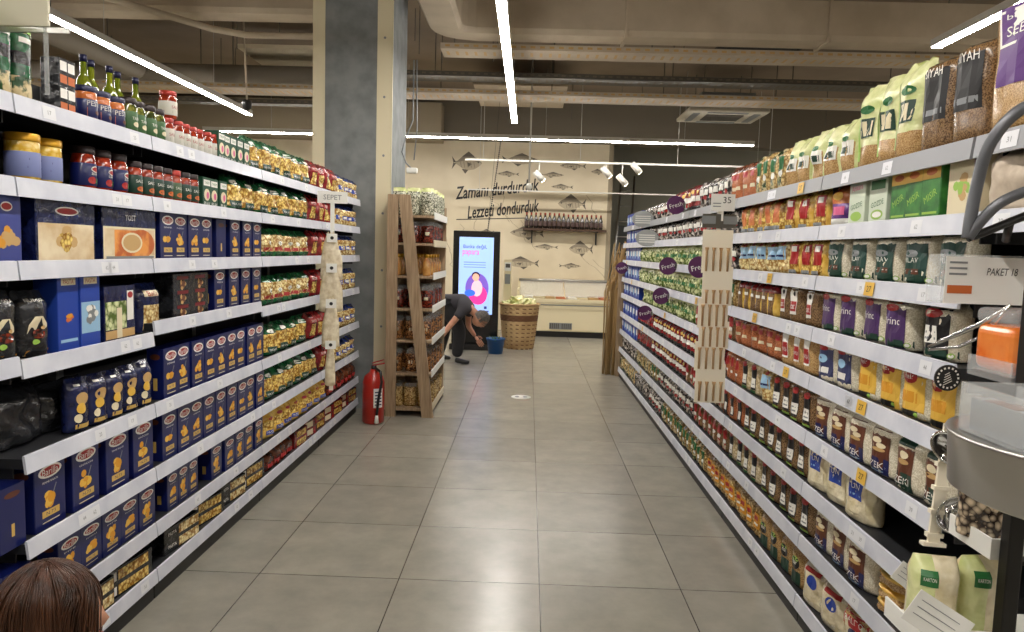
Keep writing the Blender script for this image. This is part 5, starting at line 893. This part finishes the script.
# clip strip and steel tools
mb = MB(); p0, p1 = A(950, 424, 1.868), A(933, 542, 1.868)
mb.bar(p0, p1, .03, .008, CRM, (0, -1, 0)); d = (p1-p0)
for k in range(5):
    c_ = p0+d*(.12+k*.2); mb.bar(c_, c_+d*.035, .042, .016, CRM, (0, -1, 0))
mb.bar(p1, p1+d*.03, .06, .02, CRM, (0, -1, 0)); o = mb.build('clip_strip'); tag(o, 'segmented cream plastic clip strip hanging from the right shelves', 'clip strip')
def blade(mb, c, ax, ay, rx, ry, dish, m, nrm):
    vs = [c+nrm*dish]; n = 24
    for ring in (.5, .8, 1):
        for k in range(n): vs.append(c+ax*rx*ring*math.cos(2*PI*k/n)+ay*ry*ring*math.sin(2*PI*k/n)+nrm*dish*(1-ring**2))
    fs = [(0, k+1, (k+1) % n+1) for k in range(n)]
    for q_ in (0, 1):
        fs += [(1+q_*n+k, 1+(q_+1)*n+k, 1+(q_+1)*n+(k+1) % n, 1+q_*n+(k+1) % n) for k in range(n)]
    b0 = len(vs); vs2 = vs+[v+nrm*-.0015 for v in vs]; mb.add(vs2, fs+[tuple(b0+j for j in f[::-1]) for f in fs]+[(1+2*n+k, b0+1+2*n+k, b0+1+2*n+(k+1) % n, 1+2*n+(k+1) % n) for k in range(n)], m, True)
o = MB(); c_ = A(948, 448, 1.845); ax = Vector((.75, 0, -.65)).normalized(); ay = Vector((.65, 0, .75)).normalized(); blade(o, c_, ax, ay, .054, .036, .016, CHROME, Vector((0, 1, 0)))
for k in (-1, 0, 1): o.bar(c_+ax*-.012+ay*.011*k+Vector((0, -.002, 0)), c_+ax*.016+ay*.011*k+Vector((0, -.002, 0)), .004, .002, DARKM, (0, -1, 0))
o.tube([c_+ax*.04, c_+ax*.07+Vector((0, .02, -.01)), c_+ax*.11+Vector((0, .06, -.01))], .005, CHROME, 8); tag(o.build('slotted_spoon'), 'shiny slotted steel spoon hanging beside the clip strip', 'spoon')
o = MB(); c_ = A(958, 515, 1.845); ax = Vector((.9, 0, .35)).normalized(); ay = Vector((-.35, 0, .9)).normalized(); blade(o, c_, ax, ay, .058, .05, .034, CHROME, Vector((0, 1, 0)))
for k in range(5): s0 = c_+ax*(-.035+k*.016)+ay*-.03; o.tube([s0+Vector((0, -.002, 0)), s0+ay*.035+ax*.004+Vector((0, -.004, 0)), s0+ay*.062+ax*.012+Vector((0, -.002, 0))], .0032, CHROME, 6)
o.tube([c_+ax*.048, c_+ax*.08+ay*.03, c_+ax*.1+ay*.09], .005, CHROME, 8); tag(o.build('steel_scoop'), 'shiny ribbed steel scoop hanging at the clip strip end', 'scoop')
o = MB(); o.tube([A(928, 347, 1.70), A(955, 335, 1.66), A(985, 322, 1.6), A(1010, 305, 1.55)], [.003, .006, .006, .003], CHROME, 8); o.tube([A(928, 350, 1.70), A(958, 347, 1.66), A(985, 335, 1.6), A(1010, 305, 1.55)], [.003, .004, .004, .003], CHROME, 8); tag(o.build('bag_sliver'), 'shiny clear plastic-bag tongs reaching over the purple rice bags', 'sliver')  # shiny tubes standing in for a sliver of clear plastic bag
mb = MB(); c_ = A(948, 378, 1.876); n = 28; mb.add([(.034*math.cos(2*PI*k/n), y, .034*math.sin(2*PI*k/n)) for y in (0, .004) for k in range(n)], [(k, (k+1) % n, (k+1) % n+n, k+n) for k in range(n)]+[tuple(range(n-1, -1, -1)), tuple(range(n, 2*n))], BLACK)
Pb = lambda x, z, o_: (x, -.0005-o_, z)
for k in range(16):
    a_ = k*PI/8; mb.rect(Pb, .026*math.cos(a_)-.0025, .026*math.sin(a_)-.0025, .026*math.cos(a_)+.0025, .026*math.sin(a_)+.0025, WHITE, 0, ang=a_)
for k in range(5): mb.rect(Pb, -.014+k*.001, -.014+k*.006, .012-k*.002, -.012+k*.006, WHITE, .0005, ang=.5)
o = mb.build('round_tag'); o.location = c_; tag(o, 'round black tag with white emblem at the fourth shelf end', 'tag')
# top-left sign with clear holder
p = A(24, 11, 2.0); mb = MB(); mb.box(-.16, .066, 0, .01, -.04, .2, mat('sign_cream', (208, 202, 180), .6)); o = mb.build('shelf_sign'); o.location = p; bev(o, .003); tag(o, 'cream sign board above the green pouches at top left', 'sign'); mb = MB(); mb.box(-.16, -.1, -.003, -.0005, .0, .1, GREEN); mb.box(-.15, -.11, -.005, -.003, .02, .06, YEL); mb.build('printed_picture', o)
mb = MB(); mb.box(.05, .06, .002, .008, -.22, -.04, CLEAR); mb.box(-.16, .12, .002, .008, -.055, -.041, STEEL); mb.build('clear_holder', o)
# ------------------------------------------------------------------ people
SKIN = mat('skin', (206, 152, 124), .5, col2=(190, 134, 108), scale=20); HAIRB = mat('hair_brown', (40, 23, 14), .3, col2=(84, 52, 34), scale=60, stretch=(1, 1, .1), contrast=(.3, .7)); HAIRG = mat('hair_grey', (128, 122, 114), .6, col2=(84, 78, 72), scale=60)
def skinned(pts, edges, rad, sub=2):
    """continuous tapered surface grown over a skeleton, returned as vertices and faces"""
    me = bpy.data.meshes.new('s'); me.from_pydata([tuple(p) for p in pts], edges, []); me.update(); o = bpy.data.objects.new('s', me); COL.objects.link(o)
    m = o.modifiers.new('k', 'SKIN'); m.use_smooth_shade = True
    if not me.skin_vertices: me.attributes.new('skin', 'FLOAT', 'POINT')
    for i, r_ in enumerate(rad):
        rr = r_ if isinstance(r_, tuple) else (r_, r_); me.skin_vertices[0].data[i].radius = rr
    me.skin_vertices[0].data[0].use_root = True
    s = o.modifiers.new('u', 'SUBSURF'); s.levels = sub; s.render_levels = sub
    dg = bpy.context.evaluated_depsgraph_get(); dg.update(); ev = bpy.data.meshes.new_from_object(o.evaluated_get(dg)); vs = [v.co.copy() for v in ev.vertices]; fs = [tuple(p.vertices) for p in ev.polygons]
    bpy.data.objects.remove(o); bpy.data.meshes.remove(me); bpy.data.meshes.remove(ev); return vs, fs
def sk(pts, edges, rad, sub=2):
    try: return skinned(pts, edges, rad, sub)
    except Exception as e:
        mb = MB()
        for a, b_ in edges: ra = rad[a] if not isinstance(rad[a], tuple) else rad[a][0]; rb = rad[b_] if not isinstance(rad[b_], tuple) else rad[b_][0]; mb.tube([pts[a], pts[b_]], [ra, rb], SKIN, 12)
        print('skin fallback', e); return mb.v, mb.f
def headm(mb, c, r, M, ears=True):
    """head: skull, brow, nose, lips, chin, ears; local +y is the face"""
    nu, nv = 28, 22; vs = []
    for j in range(nv+1):
        th = PI*j/nv
        for i in range(nu):
            ph = 2*PI*i/nu; d = Vector((math.sin(th)*math.cos(ph), math.sin(th)*math.sin(ph), math.cos(th))); p = Vector((d.x*.78, d.y*.95, d.z*1.12)); f = max(0, d.y)
            if d.z < 0: p.x *= 1-.28*(-d.z)**1.2; p.y *= 1-.1*(-d.z)
            g = lambda cx, cz, s, sz=None: math.exp(-((d.x-cx)/s)**2-((d.z-cz)/(sz or s))**2)*(d.y > 0)
            p.y += .2*g(0, -.16, .1, .17)+.06*g(0, -.52, .22, .06)+.07*g(0, -.78, .2, .12)-.1*(g(.27, .04, .13)+g(-.27, .04, .13))+.05*g(0, .2, .5, .08)
            vs.append(c+M @ (p*r))
    fs = [(j*nu+i, (j+1)*nu+i, (j+1)*nu+(i+1) % nu, j*nu+(i+1) % nu) for j in range(nv) for i in range(nu)]; mb.add(vs, fs, SKIN, True)
    for s in (-1, 1):
        if ears: mb.tube([c+M @ (Vector((s*.76, -.02, .14))*r), c+M @ (Vector((s*.86, -.12, .1))*r), c+M @ (Vector((s*.85, -.1, -.12))*r), c+M @ (Vector((s*.76, .0, -.2))*r)], [r*.05, r*.08, r*.06, r*.04], SKIN, 6)
        e = c+M @ (Vector((s*.27, .82, .04))*r); mb.lathe([(.001, -r*.08), (r*.075, 0), (.001, r*.08)], WHITE, 8, e); e2 = c+M @ (Vector((s*.27, .885, .04))*r); mb.lathe([(.001, -r*.04), (r*.04, 0), (.001, r*.04)], BROWN, 8, e2)
        mb.tube([c+M @ (Vector((s*.14, .93, .2))*r), c+M @ (Vector((s*.28, .92, .24))*r), c+M @ (Vector((s*.42, .8, .19))*r)], r*.03, HAIRB, 5)
    mb.tube([c+M @ (Vector((-.2, .84, -.5))*r), c+M @ (Vector((0, .97, -.49))*r), c+M @ (Vector((.2, .84, -.5))*r)], [r*.02, r*.045, r*.02], mat('lips', (176, 96, 84), .5), 6)
def hand(mb, w, d, up, L, M_=SKIN):
    """palm, four bent fingers of unequal length and a thumb from the side of the palm"""
    d = d.normalized(); s_ = d.cross(up).normalized(); up = s_.cross(d).normalized()
    pv, pf = sk([w, w+d*L*.25, w+d*L*.48], [(0, 1), (1, 2)], [(L*.13, L*.1), (L*.2, L*.09), (L*.22, L*.08)], 1); mb.add(pv, pf, M_, True)
    for k, (o_, l_) in enumerate([(-.17, .42), (-.06, .5), (.05, .47), (.16, .36)]):
        b = w+d*L*.48+s_*o_*L; mb.tube([b-d*L*.05, b+d*l_*L*.4-up*.02*L, b+d*l_*L*.75-up*.08*L, b+d*l_*L-up*.18*L], [L*.05, L*.048, L*.042, L*.03], M_, 7)
    b = w+d*L*.15-s_*L*.16; mb.tube([b, b+d*L*.16-s_*L*.14, b+d*L*.32-s_*L*.17-up*.05*L], [L*.06, L*.055, L*.035], M_, 7)
def person(name, J, label, shirt, trousers, shoe, hairm, hl, Mh, rh, sc=1, bulk=1):
    root = empty(name, (J['base'].x, J['base'].y, 0), 0, label, 'person'); off = Vector((J['base'].x, J['base'].y, 0)); W = {k: v-off for k, v in J.items()}
    def g(names, edges, rad, m, nm, sub=2):
        vs, fs = sk([W[n] for n in names], edges, [tuple(x*sc*bulk for x in (r_ if isinstance(r_, tuple) else (r_, r_))) for r_ in rad], sub); mb = MB(); mb.add(vs, fs, m, True); return mb
    nm = ['hip', 'waist', 'chest', 'neck', 'head', 'shL', 'elL', 'wrL', 'shR', 'elR', 'wrR', 'hpL', 'knL', 'anL', 'hpR', 'knR', 'anR']
    ed = [(0, 1), (1, 2), (2, 3), (3, 4), (2, 5), (5, 6), (6, 7), (2, 8), (8, 9), (9, 10), (0, 11), (11, 12), (12, 13), (0, 14), (14, 15), (15, 16)]
    rd_ = [.065, .065, .08, .05, .05, .05, .038, .025, .05, .038, .025, .08, .055, .035, .08, .055, .035]
    mb = g(nm, ed, rd_, SKIN, 'body'); headm(mb, W['head'], rh, Mh, hl < .3)
    for s in 'LR': hand(mb, W['wr'+s], W['wr'+s]-W['el'+s], Vector((0, -1, .2)), .17*sc)
    mb.build('body', root)
    mb = g(['waist', 'chest', 'shL', 'slL', 'shR', 'slR', 'hip', 'nk'], [(0, 1), (1, 2), (2, 3), (1, 4), (4, 5), (0, 6), (1, 7)], [(.15, .14), (.155, .14), .07, .06, .07, .06, (.165, .16), .06], shirt, 'shirt'); mb.build('shirt', root)
    mb = g(['hip', 'hpL', 'knL', 'anL', 'hpR', 'knR', 'anR'], [(0, 1), (1, 2), (2, 3), (0, 4), (4, 5), (5, 6)], [(.155, .15), .115, .088, .07, .115, .088, .07], trousers, 'trousers'); mb.build('trousers', root)
    for s in 'LR':
        vs, fs = sk([W['an'+s]-Vector((0, 0, .0)), W['an'+s]*1, W['to'+s]], [(0, 2)], [.045*sc, .04*sc, .035*sc], 2) if False else sk([W['an'+s]+(W['an'+s]-W['to'+s]).normalized()*.03*sc-Vector((0, 0, .035*sc)), W['an'+s].lerp(W['to'+s], .5)-Vector((0, 0, .02*sc)), W['to'+s]], [(0, 1), (1, 2)], [(.04*sc, .038*sc), (.042*sc, .034*sc), (.036*sc, .024*sc)], 2)
        mb = MB(); mb.add(vs, fs, shoe, True); mb.build('shoe', root)
    mb = MB(); r = rh; n = 420 if hl < .3 else 1100; rr = random.Random(5); c = W['head']
    vs = []; nu, nv = 26, 12
    for j in range(nv+1):
        th = (PI*.56)*j/nv
        for i in range(nu):
            ph = 2*PI*i/nu; d = Vector((math.sin(th)*math.cos(ph), math.sin(th)*math.sin(ph), math.cos(th))); y = d.y*1.0
            k = 1.0 if not (d.y > .45 and d.z < .55) else .9
            vs.append(c+Mh @ (Vector((d.x*.84*k, y*1.0*k-.03, d.z*1.18*k))*r*1.02))
    mb.add(vs, [(j*nu+i, (j+1)*nu+i, (j+1)*nu+(i+1) % nu, j*nu+(i+1) % nu) for j in range(nv) for i in range(nu)], hairm, True)
    for k in range(n):
        ph = rr.uniform(0, 2*PI)
        if hl < .3: th0 = rr.uniform(.05, 1.5); L = .25
        else: th0 = rr.uniform(.02, .5); L = 1
        pts = []
        for q_ in range(9):
            t = q_/8; th = th0+(t*1.35 if hl >= .3 else t*L); dn = 0
            if th > PI*.55: dn = (th-PI*.55); th = PI*.55
            if hl >= .3: dn = max(0, t-.62)*hl*4.2
            front = math.sin(ph) > .5
            if front and t > .45: phx = ph+(1 if math.cos(ph) < 0 else -1)*(t-.45)*1.1
            else: phx = ph
            d = Vector((math.sin(th)*math.cos(phx), math.sin(th)*math.sin(phx), math.cos(th))); p = c+Mh @ (Vector((d.x*.86, d.y*1.02-.03, d.z*1.2))*r*(1.03+.05*math.sin(k)))
            if hl >= .3: p += Vector((0, 0, -dn*r))
            pts.append(p)
        mb.tube(pts, [r*.013]*8+[r*.005], hairm, 4)
    mb.build('hair', root); return root, W
def Rm(yaw, pitch, roll=0): return Matrix.Rotation(yaw, 3, 'Z') @ Matrix.Rotation(pitch, 3, 'X') @ Matrix.Rotation(roll, 3, 'Y')
V = Vector
J = dict(base=V((-.95, 9.25, 0)), hip=V((-1.08, 9.28, .76)), waist=V((-.98, 9.26, .80)), chest=V((-.80, 9.2, .76)), neck=V((-.66, 9.16, .66)), nk=V((-.70, 9.17, .69)), head=V((-.585, 9.13, .585)),
         shL=V((-.76, 9.36, .70)), slL=V((-.74, 9.38, .58)), elL=V((-.76, 9.42, .46)), wrL=V((-.66, 9.34, .34)), shR=V((-.80, 9.02, .70)), slR=V((-.88, 8.97, .60)), elR=V((-.96, 8.95, .50)), wrR=V((-1.08, 8.88, .32)),
         hpL=V((-1.12, 9.38, .70)), knL=V((-1.06, 9.42, .42)), anL=V((-1.14, 9.45, .08)), toL=V((-.98, 9.45, .028)), hpR=V((-1.0, 9.18, .70)), knR=V((-.84, 9.15, .42)), anR=V((-.88, 9.15, .08)), toR=V((-.71, 9.13, .028)))
BLKC = mat('cloth_black', (26, 26, 30), .8, bump=.3, scale=12); CHAR = mat('cloth_charcoal', (50, 48, 54), .8, bump=.3, scale=12)
rt, W = person('person', J, 'person in charcoal shirt and black trousers bending over beside the blue bucket', CHAR, BLKC, mat('shoe_black', (20, 20, 22), .4), HAIRG, .1, Rm(-PI/2, -1.0), .098)
mb = MB(); c0 = W['waist'].lerp(W['chest'], .75)
Ps = lambda x, z, o: tuple(c0+V((x, -.05-z*.6, .138+o-z*.1))); [mb.rect(Ps, -.03, .0+k*.02, .05, .008+k*.02, PAPER, .004, ang=-.5) for k in range(2)]; mb.build('shirt_print', rt)
c = (-.79, 1.13); hz = .816
J = dict(base=V((c[0], c[1], 0)), hip=V((c[0], c[1], .42)), waist=V((c[0], c[1], .50)), chest=V((c[0], c[1], .61)), neck=V((c[0], c[1], .72)), nk=V((c[0], c[1], .70)), head=V((c[0]+.01, c[1]+.01, hz)),
         shL=V((c[0]-.09, c[1]+.06, .66)), slL=V((c[0]-.11, c[1]+.08, .58)), elL=V((c[0]-.12, c[1]+.09, .52)), wrL=V((c[0]-.09, c[1]+.13, .41)), shR=V((c[0]+.09, c[1]-.06, .66)), slR=V((c[0]+.11, c[1]-.08, .58)), elR=V((c[0]+.12, c[1]-.07, .52)), wrR=V((c[0]+.13, c[1]+.0, .41)),
         hpL=V((c[0]-.05, c[1]+.03, .40)), knL=V((c[0]-.05, c[1]+.05, .23)), anL=V((c[0]-.05, c[1]+.03, .05)), toL=V((c[0]-.0, c[1]+.10, .018)), hpR=V((c[0]+.05, c[1]-.03, .40)), knR=V((c[0]+.05, c[1]-.01, .23)), anR=V((c[0]+.05, c[1]-.03, .05)), toR=V((c[0]+.10, c[1]+.04, .018)))
person('person', J, 'child with long brown hair at the bottom left, seen from behind', mat('cloth_pink', (190, 120, 130), .8), mat('cloth_denim', (60, 74, 110), .8), mat('shoe_white', (220, 220, 220), .5), HAIRB, 1.0, Rm(-1.1, 0), .079, sc=.62)
# ------------------------------------------------------------------ world and view
w = bpy.data.worlds.new('world'); S.world = w; w.use_nodes = True; w.node_tree.nodes['Background'].inputs[0].default_value = rgb(200, 190, 170); w.node_tree.nodes['Background'].inputs[1].default_value = .3
vs_ = S.view_settings; vs_.view_transform = 'Standard'; vs_.look = 'None'; vs_.exposure = .55; vs_.gamma = 1; vs_.use_curve_mapping = False
S.cycles.use_denoising = True; S.cycles.max_bounces = 6; S.cycles.transparent_max_bounces = 10; S.cycles.caustics_reflective = False; S.cycles.caustics_refractive = False; S.cycles.sample_clamp_indirect = 4
